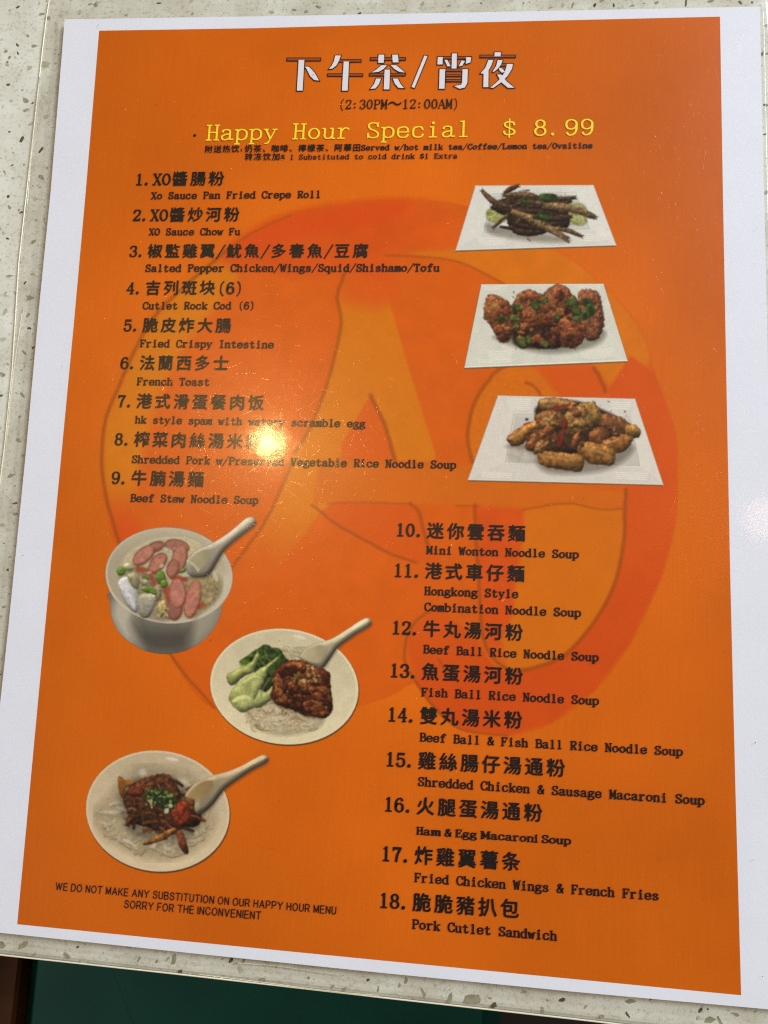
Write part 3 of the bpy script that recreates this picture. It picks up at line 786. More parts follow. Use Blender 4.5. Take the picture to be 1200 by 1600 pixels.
# ---------------------------------------------------------------- a small painter for the flat printed pictures
class Layer:
    """RGBA raster laid out in photo pixels; becomes a sheet of printed dots (vertex-coloured grid) on the menu"""

    def __init__(s, x0, y0, x1, y1, res=1.0):
        s.x0, s.y0, s.res = x0, y0, res
        s.w = int((x1 - x0) * res) + 1
        s.h = int((y1 - y0) * res) + 1
        s.rgb = np.zeros((s.h, s.w, 3))
        s.a = np.zeros((s.h, s.w))
        s.X, s.Y = np.meshgrid(x0 + np.arange(s.w) / res, y0 + np.arange(s.h) / res)
        s.org = (0, 0, 1)

    def view(s, ox, oy, k):
        s.org = (ox, oy, k)

    def T(s, pts):
        p = np.asarray(pts, float)
        return p / s.org[2] + [s.org[0], s.org[1]]

    def box(s, p, m):
        i0 = max(0, int((p[:, 1].min() - m - s.y0) * s.res)); i1 = min(s.h, int((p[:, 1].max() + m - s.y0) * s.res) + 2)
        j0 = max(0, int((p[:, 0].min() - m - s.x0) * s.res)); j1 = min(s.w, int((p[:, 0].max() + m - s.x0) * s.res) + 2)
        return slice(i0, i1), slice(j0, j1)

    def over(s, sl, col, al):
        A = s.a[sl]
        na = al + A * (1 - al)
        s.rgb[sl] = (col * al[..., None] + s.rgb[sl] * (A * (1 - al))[..., None]) / np.maximum(na, 1e-6)[..., None]
        s.a[sl] = na

    def sdf(s, p, sl):
        X, Y = s.X[sl], s.Y[sl]
        d = np.full(X.shape, 1e9)
        inside = np.zeros(X.shape, bool)
        q = np.roll(p, -1, 0)
        for (ax, ay), (bx, by) in zip(p, q):
            ex_, ey_ = bx - ax, by - ay
            L2 = ex_ * ex_ + ey_ * ey_ + 1e-9
            t = np.clip(((X - ax) * ex_ + (Y - ay) * ey_) / L2, 0, 1)
            d = np.minimum(d, (X - ax - t * ex_) ** 2 + (Y - ay - t * ey_) ** 2)
            c = (ay > Y) != (by > Y)
            inside ^= c & (X < ex_ * (Y - ay) / (ey_ if ey_ else 1e-9) + ax)
        d = np.sqrt(d)
        return np.where(inside, d, -d)

    def poly(s, pts, col, soft=0.7, smooth=False, alpha=1.0, noise=0.0, ns=3.0, grad=None, seed=0, raw=False):
        p = s.T(pts) if not raw else np.asarray(pts, float)
        if smooth:
            p = smooth_pts(p, 5, True)
        sl = s.box(p, soft + 1)
        d = s.sdf(p, sl)
        al = np.clip(0.5 + d / (2 * soft), 0, 1) * alpha
        c = np.ones(d.shape + (3,)) * np.asarray(col, float)
        if grad:      # (color2, x0,y0,x1,y1)
            c2, gx0, gy0, gx1, gy1 = grad
            g0, g1_ = s.T([(gx0, gy0), (gx1, gy1)])
            v = g1_ - g0
            t = np.clip(((s.X[sl] - g0[0]) * v[0] + (s.Y[sl] - g0[1]) * v[1]) / (v @ v), 0, 1)
            t = t * t * (3 - 2 * t)
            c = c * (1 - t[..., None]) + np.asarray(c2, float) * t[..., None]
        if noise:
            c = c * (1 + noise * fbm(s.X[sl], s.Y[sl], ns, seed))[..., None]
        s.over(sl, c, al)

    def line(s, pts, col, w, soft=0.6, smooth=True, alpha=1.0, taper=None, wob=0.0, seed=0):
        p = s.T(pts)
        if smooth and len(p) > 2:
            p = smooth_pts(p, 6)
        if wob:
            rr = np.random.RandomState(seed)
            p = p + rr.uniform(-wob, wob, p.shape)
        w0 = w / s.org[2]
        sl = s.box(p, w0 + 2)
        X, Y = s.X[sl], s.Y[sl]
        best = np.full(X.shape, -1e9)
        m = len(p)
        for i in range(m - 1):
            ax, ay = p[i]
            v = p[i + 1] - p[i]
            t = np.clip(((X - ax) * v[0] + (Y - ay) * v[1]) / (v @ v + 1e-9), 0, 1)
            d = np.hypot(X - ax - t * v[0], Y - ay - t * v[1])
            ww = w0 / 2
            if taper:
                g = (i + t) / (m - 1)
                ww = w0 / 2 * (taper[0] * (1 - g) + taper[1] * g)
            best = np.maximum(best, ww - d)
        al = np.clip(0.5 + best / (2 * soft), 0, 1) * alpha
        s.over(sl, np.ones(X.shape + (3,)) * np.asarray(col, float), al)

    def blob(s, pts, col, w=10, bump=0.3, bs=3.0, spec=0.0, seed=0, soft=1.0, var=0.15, vs=6.0, amb=0.38, smooth=True, light=(-0.35, -0.6, 0.72), alpha=1.0, raw=False):
        """a lump of food: domed, textured, shaded as it was when its photograph was printed"""
        p = s.T(pts) if not raw else np.asarray(pts, float)
        if smooth:
            p = smooth_pts(p, 5, True)
        w = w / s.org[2]
        sl = s.box(p, soft + 1)
        d = s.sdf(p, sl)
        if min(d.shape) < 3:
            return
        X, Y = s.X[sl], s.Y[sl]
        d = d + (fbm(X, Y, bs, seed + 5) * min(1.9, w * 0.16) if bump else 0)
        t = np.clip(d / w, 0, 1)
        h = (1 - (1 - t) ** 2) * w * 0.42
        hs = h
        h = h + 0.26 * bump * bs * fbm(X, Y, bs * 1.5, seed)
        L = np.array(light) / np.linalg.norm(light)

        def lit(hh):
            gy, gx = np.gradient(hh, 1 / s.res)
            return gx, gy, 1 / np.sqrt(1 + gx * gx + gy * gy)
        gx, gy, nz = lit(h)
        lam = np.clip((-gx * L[0] - gy * L[1] + L[2]) * nz, 0, 1.2)
        amb_ = amb * 0.5 + 0.12
        ty = np.clip((Y - p[:, 1].min()) / (np.ptp(p[:, 1]) + 1e-6), 0, 1)
        shade = (amb_ + (1.2 - amb_) * lam) * (1.12 - 0.34 * ty ** 1.5)
        c = np.asarray(col, float) * (1 + 1.3 * var * fbm(X, Y, vs, seed + 9))[..., None] * shade[..., None]
        if spec:
            Hh = L + [0, 0, 1]
            Hh /= np.linalg.norm(Hh)
            sp = np.clip((-gx * Hh[0] - gy * Hh[1] + Hh[2]) * nz, 0, 1) ** 40
            sp = sp * np.clip(0.6 + 1.6 * fbm(X, Y, 2.6, seed + 21), 0, 1.5)
            c = c + spec * 130 * sp[..., None] * np.array([1, .88, .66])
        al = np.clip(0.5 + d / (2 * soft), 0, 1) * alpha
        s.over(sl, c, al)

    def shadow(s, pts, k=0.5, soft=4.0, smooth=True, off=(0, 0)):
        """darkening only where something is already printed"""
        p = s.T(pts) + np.asarray(off, float)
        if smooth:
            p = smooth_pts(p, 5, True)
        sl = s.box(p, soft + 1)
        d = s.sdf(p, sl)
        m = np.clip(0.5 + d / (2 * soft), 0, 1)
        m = m * m * (3 - 2 * m)
        s.rgb[sl] *= (1 - k * m)[..., None]

    def grain(s, amt, seed=3):
        rr = np.random.RandomState(seed)
        s.rgb *= (1 + amt * rr.randn(s.h, s.w))[..., None]

    def scraps(s, region, n, r, cols, seed, w=9, spec=.25, el=(.45, 1.0)):
        rr = random.Random(seed)
        reg = np.asarray(region, float)
        k = 0
        while k < n:
            x, y = rr.uniform(reg[:, 0].min(), reg[:, 0].max()), rr.uniform(reg[:, 1].min(), reg[:, 1].max())
            ins = False
            for (ax, ay), (bx, by) in zip(reg, np.roll(reg, -1, 0)):
                if (ay > y) != (by > y) and x < (bx - ax) * (y - ay) / (by - ay) + ax:
                    ins = not ins
            if not ins:
                continue
            k += 1
            q = r * rr.uniform(.5, 1.35)
            e = ell(x, y, q, q * rr.uniform(*el), rr.uniform(0, 180), 9)
            e = e + np.array([[rr.uniform(-.28, .28) * q, rr.uniform(-.28, .28) * q] for _ in range(9)])
            s.poly(e + [2, 5], (24, 14, 8), 1.4, True, alpha=.35)
            s.blob(e, rr.choice(cols), w, .5, 2.2, spec, seed=rr.randint(0, 40), var=.3, vs=3, amb=.35, soft=.9)

    def mottle(s):
        s.rgb *= (1 + 0.10 * fbm(s.X, s.Y, 6.0, 31) + 0.10 * fbm(s.X, s.Y, 1.7, 33))[..., None]

    def blur(s, n=1):
        P = np.concatenate([s.rgb * s.a[..., None], s.a[..., None]], 2)
        for _ in range(n):
            for ax in (0, 1):
                P = (np.roll(P, 1, ax) + 2 * P + np.roll(P, -1, ax)) / 4
        s.a = P[..., 3]
        s.rgb = P[..., :3] / np.maximum(s.a, 1e-4)[..., None]

    def build(s, name, z, parent, mat, label=None):
        m = s.a > 0.01
        q = m[:-1, :-1] | m[1:, :-1] | m[:-1, 1:] | m[1:, 1:]
        keep = np.zeros((s.h, s.w), bool)
        keep[:-1, :-1] |= q; keep[1:, :-1] |= q; keep[:-1, 1:] |= q; keep[1:, 1:] |= q
        idx = -np.ones((s.h, s.w), int)
        idx[keep] = np.arange(keep.sum())
        P = un(s.X[keep], s.Y[keep])
        P[:, 2] = z
        ii, jj = np.nonzero(q)
        loops = np.stack([idx[ii, jj], idx[ii + 1, jj], idx[ii + 1, jj + 1], idx[ii, jj + 1]], 1).astype(np.int32)
        me = bpy.data.meshes.new(name)
        me.vertices.add(len(P)); me.vertices.foreach_set('co', P.ravel())
        me.loops.add(loops.size); me.loops.foreach_set('vertex_index', loops.ravel())
        me.polygons.add(len(loops)); me.polygons.foreach_set('loop_start', np.arange(0, loops.size, 4, dtype=np.int32))
        me.update()
        ca = me.color_attributes.new('print', 'FLOAT_COLOR', 'POINT')
        rgba = np.ones((len(P), 4))
        rgba[:, :3] = ink(np.clip(s.rgb[keep], 0, 255))
        rgba[:, 3] = s.a[keep]
        ca.data.foreach_set('color', rgba.ravel().astype(np.float32))
        me.materials.append(mat)
        o = bpy.data.objects.new(name, me)
        COL.objects.link(o)
        o.parent = parent
        if label:
            o['label'] = label
        return o


_lat = {}


def _vn(X, Y, seed):
    if seed not in _lat:
        _lat[seed] = np.random.RandomState(seed).uniform(-1, 1, (128, 128))
    G = _lat[seed]
    xi = np.floor(X).astype(int); yi = np.floor(Y).astype(int)
    fx = X - xi; fy = Y - yi
    fx = fx * fx * (3 - 2 * fx); fy = fy * fy * (3 - 2 * fy)
    g = lambda a, b: G[b % 128, a % 128]
    return (g(xi, yi) * (1 - fx) + g(xi + 1, yi) * fx) * (1 - fy) + (g(xi, yi + 1) * (1 - fx) + g(xi + 1, yi + 1) * fx) * fy


def fbm(X, Y, scale, seed=0, octv=3):
    r = 0
    a = 1.0
    for o in range(octv):
        r = r + a * _vn(X / scale * 2 ** o + 17.3 * o, Y / scale * 2 ** o + 5.1 * o, (seed + o) % 50)
        a *= 0.5
    return r / 1.4


def ell(cx, cy, rx, ry, rot=0, n=28):
    a = np.linspace(0, 2 * math.pi, n, endpoint=False)
    c, s_ = math.cos(math.radians(rot)), math.sin(math.radians(rot))
    x, y = rx * np.cos(a), ry * np.sin(a)
    return np.stack([cx + x * c - y * s_, cy + x * s_ + y * c], 1)


print_m, nt, b, out = new_mat('picture_print')
at = nt.nodes.new('ShaderNodeAttribute'); at.attribute_name = 'print'
nt.links.new(at.outputs['Color'], b.inputs['Base Color'])
nt.links.new(at.outputs['Alpha'], b.inputs['Alpha'])
b.inputs['Roughness'].default_value = 0.6
b.inputs['Specular IOR Level'].default_value = 0.03

# ---------------------------------------------------------------- watermark emblem behind the text
YEL = (206, 124, 24); RED = (206, 82, 26); ORG = (202, 92, 24); BRN = (140, 70, 20)
E = Layer(150, 305, 1070, 1160, 0.72)
# disc base slightly warmer than the panel
outer = [(398, 361), (437, 342), (494, 328), (584, 316), (640, 315), (700, 317), (760, 335), (871, 390), (939, 443), (994, 505), (1023, 584), (1054, 674), (1058, 758), (1054, 820),
         (1034, 899), (984, 1006), (928, 1079), (860, 1130), (793, 1149), (725, 1141), (691, 1118), (652, 1068), (600, 1090), (480, 1120), (340, 1110), (263, 1017), (187, 848), (163, 758),
         (159, 707), (167, 651), (190, 595), (218, 533), (252, 482), (314, 426), (353, 392)]
E.poly(outer, (207, 96, 24), 1.2, True, noise=0.03, ns=25)
# top crescent: red fading down into orange
E.poly([(353, 392), (398, 361), (437, 342), (494, 328), (584, 316), (650, 315), (730, 332), (800, 350), (760, 372), (690, 385), (600, 396), (540, 420), (470, 430), (400, 420), (360, 415)],
       RED, 12, True, noise=0.04, ns=30, grad=((208, 96, 28), 560, 345, 760, 420))
E.poly([(353, 392), (398, 361), (437, 342), (494, 328), (584, 316), (640, 318), (600, 350), (500, 362), (420, 385), (365, 400)], (208, 74, 26), 6, True, alpha=.7)
# left crescent: yellow, ending red by the bowl
E.poly([(300, 430), (252, 482), (218, 533), (190, 595), (167, 651), (159, 707), (163, 758), (173, 803), (187, 848), (220, 840), (212, 780), (225, 700), (248, 620), (290, 540), (345, 470), (370, 430), (340, 415)],
       YEL, 9, True, noise=0.02, ns=20, grad=((208, 80, 26), 200, 740, 195, 830))
# upper right: yellow band between the rings
E.poly([(640, 395), (714, 390), (800, 385), (871, 392), (939, 443), (994, 505), (1015, 560), (985, 590), (944, 600), (920, 560), (860, 500), (787, 443), (714, 409), (669, 401)], (207, 118, 24), 4, True, noise=.04, ns=25)
# right band: red
E.poly([(985, 555), (1023, 584), (1054, 674), (1058, 758), (1054, 820), (1034, 899), (984, 1006), (928, 1079), (860, 1130), (793, 1149), (725, 1141), (691, 1118), (652, 1068), (637, 1011), (640, 985),
        (680, 950), (700, 960), (745, 1000), (770, 1040), (793, 1051), (838, 1042), (883, 1023), (928, 972), (961, 910), (975, 843), (978, 770), (970, 680), (950, 610)],
       (203, 78, 27), 2.0, False, noise=0.02, ns=30, grad=((206, 86, 28), 700, 1090, 655, 1000))
# leg of the letter to the lower left
E.poly([(539, 423), (527, 466), (533, 505), (519, 572), (505, 617), (482, 674), (460, 707), (437, 769), (415, 814), (364, 882), (330, 930), (335, 995), (400, 930), (440, 880), (480, 830), (500, 800), (522, 785),
        (530, 730), (535, 690), (579, 618), (601, 663), (618, 719), (680, 722), (680, 708), (641, 584), (607, 466), (600, 440)],
       (206, 122, 24), 1.6, False, noise=0.02, ns=18, grad=((206, 98, 28), 480, 780, 400, 900))
E.poly([(543, 400), (610, 400), (612, 470), (570, 480), (530, 462)], (209, 84, 28), 14, True, alpha=.8)
# crossbar
E.poly([(500, 722), (735, 728), (975, 770), (978, 790), (894, 788), (818, 795), (711, 789), (641, 788), (522, 785), (488, 789)], (202, 106, 30), 2.5, noise=.02, ns=18)
# under the crossbar
E.poly([(522, 785), (641, 788), (657, 809), (668, 840), (690, 880), (651, 879), (612, 871), (562, 845), (527, 820), (500, 800)], (205, 88, 28), 2)
E.poly([(579, 618), (535, 700), (548, 722), (618, 719), (601, 663)], (208, 92, 28), 3)
# second letter, lower half
E.poly([(818, 795), (894, 786), (973, 795), (975, 843), (961, 910), (928, 972), (883, 1023), (838, 1042), (793, 1051), (786, 1000), (800, 960), (806, 900), (815, 850)], (206, 114, 22), 3, noise=.02, ns=22)
E.poly([(742, 792), (818, 795), (815, 850), (806, 900), (800, 960), (770, 1020), (753, 989), (748, 899)], (206, 82, 30), 5, noise=.04, ns=22)
# blob between the plates
E.poly([(776, 578), (747, 623), (731, 674), (736, 719), (760, 740), (850, 700), (880, 640), (850, 590), (820, 572)], (205, 112, 26), 4, True, noise=.05)
E.poly([(850, 575), (928, 578), (944, 612), (900, 640), (860, 600)], (207, 88, 28), 6, True)
# brushed brown outlines
for k, (pts, w) in enumerate([
        ([(353, 392), (314, 426), (252, 482), (218, 533), (190, 595), (167, 651), (159, 707), (163, 758), (173, 803), (187, 848)], 5.2),
        ([(455, 337), (400, 361), (353, 392)], 2.2),
        ([(263, 1017), (291, 1056), (334, 1105)], 4.0), ([(240, 985), (263, 1017)], 4),
        ([(542, 418), (534, 440), (527, 466), (533, 505), (519, 572), (505, 617), (482, 674), (460, 707)], 5.2),
        ([(458, 720), (437, 769), (415, 814), (390, 850), (362, 886)], 4.8),
        ([(579, 618), (590, 640), (601, 663), (609, 690), (617, 719)], 6.5),
        ([(488, 789), (527, 820), (578, 848), (612, 866), (651, 879)], 4.2),
        ([(512, 787), (560, 785), (641, 787)], 2.0), ([(641, 787), (654, 800), (662, 830), (668, 850)], 5.5),
        ([(601, 399), (669, 402), (714, 409), (750, 424), (787, 443)], 2.6),
        ([(790, 572), (776, 580), (757, 603), (742, 628), (733, 660), (731, 690), (738, 722)], 6.0),
        ([(928, 575), (938, 592), (946, 612)], 6.0), ([(821, 598), (834, 603), (845, 617)], 4.5),
        ([(711, 790), (748, 791)], 2.0), ([(742, 790), (744, 850), (748, 899), (751, 960), (756, 1000), (772, 1030), (800, 1050)], 5.5),
        ([(818, 797), (860, 789), (894, 787), (940, 796), (973, 795)], 2.5),
        ([(978, 765), (976, 800), (975, 843), (961, 910), (928, 972), (883, 1023), (838, 1042), (800, 1050)], 6.0),
        ([(682, 948), (655, 966), (640, 985), (633, 1011), (634, 1040), (652, 1068), (672, 1098), (696, 1122)], 4.2),
        ([(696, 1122), (725, 1141), (793, 1149)], 2.4), ([(686, 1030), (695, 1048)], 3.0)]):
    E.line(pts, BRN, w, 1.2, alpha=0.66, wob=0.5, seed=k)
E.blur(1)
E.rgb *= np.array([1.12, 1.09, .75])
E.a *= 0.68
emblem = E.build('emblem', 0.00004, panel, print_m, 'watermark of brushed round emblem in yellow, orange and red')

# ---------------------------------------------------------------- dish pictures (printed photographs)
PZ = 0.00007
C_P = (203, 193, 168)


def speck(L, pts_fn, n, cols, r, seed, alpha=.9):
    rr = random.Random(seed)
    for i in range(n):
        x, y = pts_fn(rr)
        c = rr.choice(cols)
        q = r * rr.uniform(.5, 1.3)
        L.poly(ell(x, y, q, q * rr.uniform(.4, 1), rr.uniform(0, 180), 8), c, 0.5, alpha=alpha)


def square_plate(px, col, seed, ridges, well=None, name_label=''):
    P = Layer(min(p[0] for p in px) - 4, min(p[1] for p in px) - 4, max(p[0] for p in px) + 4, max(p[1] for p in px) + 5, 1.25)
    q = [tuple(p) for p in px]
    P.poly([q[0], q[1], (q[2][0], q[2][1] + 1.8), (q[3][0], q[3][1] + 2.2)], (128, 104, 74), .8, raw=True)
    P.poly(q, col, .7, raw=True, noise=.025, ns=14, seed=seed)
    P.poly([(q[3][0] + 1, q[3][1] - 1.6), (q[2][0] - 1, q[2][1] - 1.6), q[2], q[3]], np.array(col) * 1.12, .8, raw=True)
    P.poly([q[0], q[1], (q[1][0], q[1][1] + 1.4), (q[0][0], q[0][1] + 1.4)], np.array(col) * 1.07, .8, raw=True)
    if well:
        for i_, k_ in ((0, 1.0), (1, 1.03), (2, .99), (3, 1.02)):
            P.poly([q[i_], q[(i_ + 1) % 4], well[(i_ + 1) % 4], well[i_]], np.array(col) * k_ * 1.02, 1.5, raw=True, alpha=.8, noise=.02, ns=10)
        P.poly(well, np.array(col) * .93, 1.2, raw=True, alpha=.85)
        P.poly([(x * .2 + (well[3][0] + 12) * .8 + (i_ in (1, 2)) * 6, y * .12 + (well[3][1] - 10) * .88) for i_, (x, y) in enumerate(well)], np.array(col) * 1.2, 6, raw=True, alpha=.6)
        P.line([tuple(w_) for w_ in (np.array(list(well) + [well[0]]))], np.array(col) * .84, 1.4, 1.0, smooth=False, alpha=.8)
        P.line([(x + 1.2, y + 1.2) for x, y in well] + [(well[0][0] + 1.2, well[0][1] + 1.2)], np.array(col) * 1.1, 1.2, 1.0, smooth=False, alpha=.7)
    for (x0, y0, x1, y1, n) in ridges:
        for i in range(n):
            t = i * 3.1
            P.line([(x0 + i * .8, y0 + t), ((x0 + x1) / 2, y0 + t + 1.2), (x1 - i * .8, y1 + t)], (236, 230, 212), 1.3, .7, alpha=.75)
    P.grain(.02, seed)
    return P


# 1: fried smelt
P = square_plate([(743.2, 290.6), (926.9, 289.8), (962.3, 383), (712.4, 391)], (212, 208, 196), 1,
                 [(878, 293, 915, 293, 4), (747, 372, 790, 372, 4), (905, 366, 952, 364, 4), (748, 294, 790, 293, 3)], [(770, 303), (900, 301), (922, 358), (756, 364)])
dish = P.build('dish_picture', PZ, menu, print_m, 'printed picture of small fried fish on a white square plate')
Fd = Layer(745, 285, 945, 388, 1.5)
Fd.view(700, 270, 3.4286)
Fd.poly([(215, 200), (290, 185), (320, 230), (300, 262), (240, 265), (208, 240)], (168, 168, 92), 2, True, noise=.3, ns=2)
Fd.poly([(650, 175), (720, 170), (745, 210), (735, 270), (690, 280), (640, 250)], (178, 176, 112), 2.5, True, noise=.3, ns=2)
Fd.poly([(210, 270), (330, 300), (600, 340), (650, 370), (500, 372), (300, 345), (215, 320)], (150, 138, 112), 4, True, alpha=.5)
for x in range(22):
    rr = random.Random(x)
    a_ = (rr.uniform(205, 310), rr.uniform(195, 265)) if x % 2 else (rr.uniform(650, 740), rr.uniform(175, 275))
    Fd.line([a_, (a_[0] + rr.uniform(-25, 25), a_[1] + rr.uniform(-25, 25))], rr.choice([(196, 198, 130), (140, 150, 60), (206, 200, 168)]), 5, .6)
Fd.blob([(235, 175), (310, 135), (480, 125), (600, 145), (640, 180), (645, 290), (560, 300), (500, 330), (390, 330), (330, 300), (310, 240), (240, 200)], (60, 44, 28), 30, .8, 3, seed=2, var=.4, vs=3)


def fish(pts, w, col, seed, tail=True):
    Fd.shadow(np.array(pts) + [4, 12], .0)
    p = smooth_pts(pts, 5)
    n = len(p)
    ws = [w * (0.28 + .72 * math.sin(math.pi * min(1, (i / (n - 1)) * .8 + .12)) ** .8) for i in range(n)]
    d = np.gradient(p, axis=0); d /= np.linalg.norm(d, axis=1)[:, None]
    nn = np.stack([-d[:, 1], d[:, 0]], 1)
    ww = np.array(ws)[:, None] / 2
    poly_ = np.concatenate([p + nn * ww, (p - nn * ww)[::-1]])
    Fd.blob(poly_, col, w * .5, .5, 2.2, .12, seed=seed, var=.35, vs=3, amb=.3, smooth=False)
    if tail:
        e = p[-1]; dd = d[-1]; nv = nn[-1]
        for sg in (-1, 1):
            Fd.line([e - dd * 6, e + dd * 11 + nv * sg * 8], np.array(col) * .75, 8, .6, taper=(1, .5))


rq = random.Random(77)
for k in range(16):
    x, y = rq.uniform(320, 600), rq.uniform(135, 300)
    an = rq.gauss(.15, .45)
    l = rq.uniform(80, 160)
    fish([(x - l / 2 * math.cos(an), y - l / 2 * math.sin(an)), (x, y + rq.uniform(-8, 8)), (x + l / 2 * math.cos(an), y + l / 2 * math.sin(an))], rq.uniform(16, 28),
         rq.choice([(84, 62, 42), (66, 48, 32), (104, 78, 52), (54, 40, 28)]), k + 40, tail=False)
for k, (pts, w, col) in enumerate([
        ([(300, 112), (340, 85), (374, 72)], 26, (96, 60, 36)), ([(560, 135), (620, 140), (675, 134)], 24, (92, 68, 44)),
        ([(480, 130), (400, 118), (300, 122)], 30, (120, 88, 56)), ([(420, 100), (380, 104), (436, 94)], 10, (80, 60, 40)),
        ([(350, 310), (420, 322), (500, 318)], 36, (62, 42, 30)), ([(520, 300), (420, 290), (330, 268)], 30, (58, 42, 30)),
        ([(520, 250), (600, 245), (660, 235)], 34, (70, 50, 36)), ([(480, 210), (400, 205), (330, 200)], 30, (66, 48, 32)),
        ([(330, 185), (260, 165), (215, 130), (185, 98)], 30, (112, 84, 54)),
        ([(320, 225), (285, 255), (245, 292)], 20, (112, 82, 52)),
        ([(500, 180), (600, 182), (700, 205), (790, 240)], 44, (132, 102, 68)),
        ([(545, 295), (640, 310), (715, 340)], 24, (120, 88, 56)),
        ([(340, 205), (440, 245), (540, 300), (640, 352)], 38, (138, 108, 68)),
        ([(540, 280), (570, 320), (650, 375)], 12, (150, 120, 84)),
        ([(400, 155), (470, 162), (520, 175)], 24, (104, 80, 52))]):
    fish(pts, w, col, k + 3, tail=w > 18)
for k, pts in enumerate([[(490, 118), (530, 112), (575, 118), (578, 150), (530, 148), (492, 145)], [(450, 232), (500, 225), (545, 238), (530, 255), (470, 250)],
                         [(380, 150), (400, 140), (420, 155), (400, 165)], [(650, 140), (675, 132), (690, 140)]]):
    Fd.blob(pts, (52, 78, 34), 8, .6, 2, .15, seed=k, var=.4)
speck(Fd, lambda r: (r.uniform(330, 640), r.uniform(110, 310)), 60, [(150, 118, 76), (44, 66, 30), (30, 22, 16), (112, 120, 70)], 5, 4, .7)
Fd.line([(425, 352), (440, 365)], (150, 104, 60), 6)
Fd.rgb *= .90; Fd.mottle(); Fd.blur(3); Fd.grain(.05)
Fd.build('fried_fish', PZ + .00002, dish, print_m)

# 2: chicken wings with jalapeno
P = square_plate([(751.9, 444.6), (943, 443.6), (980.5, 564), (725.6, 574.5)], (212, 209, 192), 2,
                
                 [(757, 448, 783, 447, 2), (905, 447, 938, 446, 3), (762, 548, 800, 547, 5), (905, 546, 960, 543, 5), (748, 562, 800, 561, 2)])
dish = P.build('dish_picture', PZ, menu, print_m, 'printed picture of fried chicken wings with green chilli on a white square plate')
Fd = Layer(745, 438, 950, 560, 1.5)
Fd.view(700, 430, 3.4286)
Fd.poly([(240, 330), (350, 380), (520, 420), (700, 405), (820, 360), (840, 300), (700, 330), (400, 330)], (120, 108, 82), 4, True, alpha=.45)
Fd.poly([(345, 160), (470, 110), (650, 120), (712, 180), (712, 320), (640, 380), (390, 385), (340, 310)], (50, 32, 18), 3, True, noise=.4, ns=3)
for k, (pts, col) in enumerate([
        ([(370, 110), (430, 76), (466, 108), (462, 190), (400, 215), (350, 170)], (150, 78, 44)),
        ([(500, 120), (560, 58), (620, 55), (664, 110), (650, 185), (590, 215), (520, 190)], (150, 80, 46)),
        ([(372, 215), (420, 170), (500, 165), (570, 190), (590, 230), (560, 275), (500, 285), (450, 300), (384, 312)], (140, 66, 36)),
        ([(702, 90), (770, 78), (815, 118), (836, 255), (800, 340), (745, 345), (712, 270), (702, 180)], (150, 84, 50)),
        ([(585, 265), (655, 208), (715, 262), (728, 335), (690, 385), (625, 385), (572, 330)], (152, 72, 38)),
        ([(205, 122), (245, 104), (318, 140), (345, 195), (340, 330), (300, 362), (272, 352), (240, 290), (195, 220)], (156, 86, 48)),
        ([(440, 300), (540, 290), (590, 330), (600, 385), (500, 395), (440, 370)], (62, 32, 20))]):
    Fd.blob(pts, np.array(col) * [.94, 1.02, 1.04], 42, .8, 2.2, .3, seed=k + 2, var=.36, vs=3.4, amb=.3)
Fd.blob([(225, 150), (270, 150), (300, 190), (270, 215), (230, 200)], (176, 124, 66), 25, .4, 3, .1, seed=3, soft=4, alpha=.6)
Fd.blob([(600, 240), (650, 235), (680, 265), (640, 285)], (176, 106, 58), 20, .4, 3, .1, seed=5, soft=4, alpha=.6)
Fd.scraps([(350, 120), (470, 90), (640, 90), (700, 160), (700, 330), (620, 380), (400, 380), (350, 300)], 60, 24, [(132, 70, 38), (112, 54, 28), (150, 84, 46), (86, 44, 24), (160, 100, 52)], 5)
Fd.scraps([(205, 130), (300, 140), (335, 220), (330, 330), (280, 350), (215, 220)], 12, 22, [(150, 84, 46), (132, 70, 38), (170, 112, 58)], 6)
Fd.scraps([(710, 100), (800, 120), (825, 250), (790, 330), (730, 310)], 12, 24, [(150, 84, 50), (132, 72, 42), (120, 62, 36)], 7)
for k, (x, y, r) in enumerate([(287, 235, 23), (375, 175, 26), (355, 230, 24), (395, 365, 34), (470, 165, 30), (520, 135, 22), (662, 145, 32), (690, 190, 30), (745, 150, 34), (765, 185, 34), (735, 215, 28), (370, 270, 22),
                               (430, 350, 26), (585, 225, 18), (520, 372, 22), (690, 235, 22)]):
    rr = random.Random(k)
    rot = rr.uniform(0, 180)
    Fd.blob(ell(x, y, r, r * .75, rot, 14), (62, 88, 34), 9, .3, 2, .22, seed=k, var=.3)
    Fd.poly(ell(x + 1, y + 2, r * .55, r * .38, rot, 12), rr.choice([(96, 92, 44), (40, 46, 20), (120, 96, 50)]), 1.0, alpha=.85)
speck(Fd, lambda r: (r.uniform(345, 620), r.uniform(90, 290)), 70, [(150, 130, 60), (196, 160, 100), (60, 84, 32), (96, 46, 24)], 5.5, 8, .8)
speck(Fd, lambda r: (r.uniform(360, 720), r.uniform(280, 400)), 50, [(60, 84, 32), (130, 90, 60), (36, 22, 14)], 5.5, 9, .8)
speck(Fd, lambda r: (r.uniform(190, 210), r.uniform(225, 240)), 4, [(80, 104, 50)], 5, 9, .8)
Fd.rgb *= .90; Fd.mottle(); Fd.blur(3); Fd.grain(.05)
Fd.build('chicken_wings', PZ + .00002, dish, print_m)

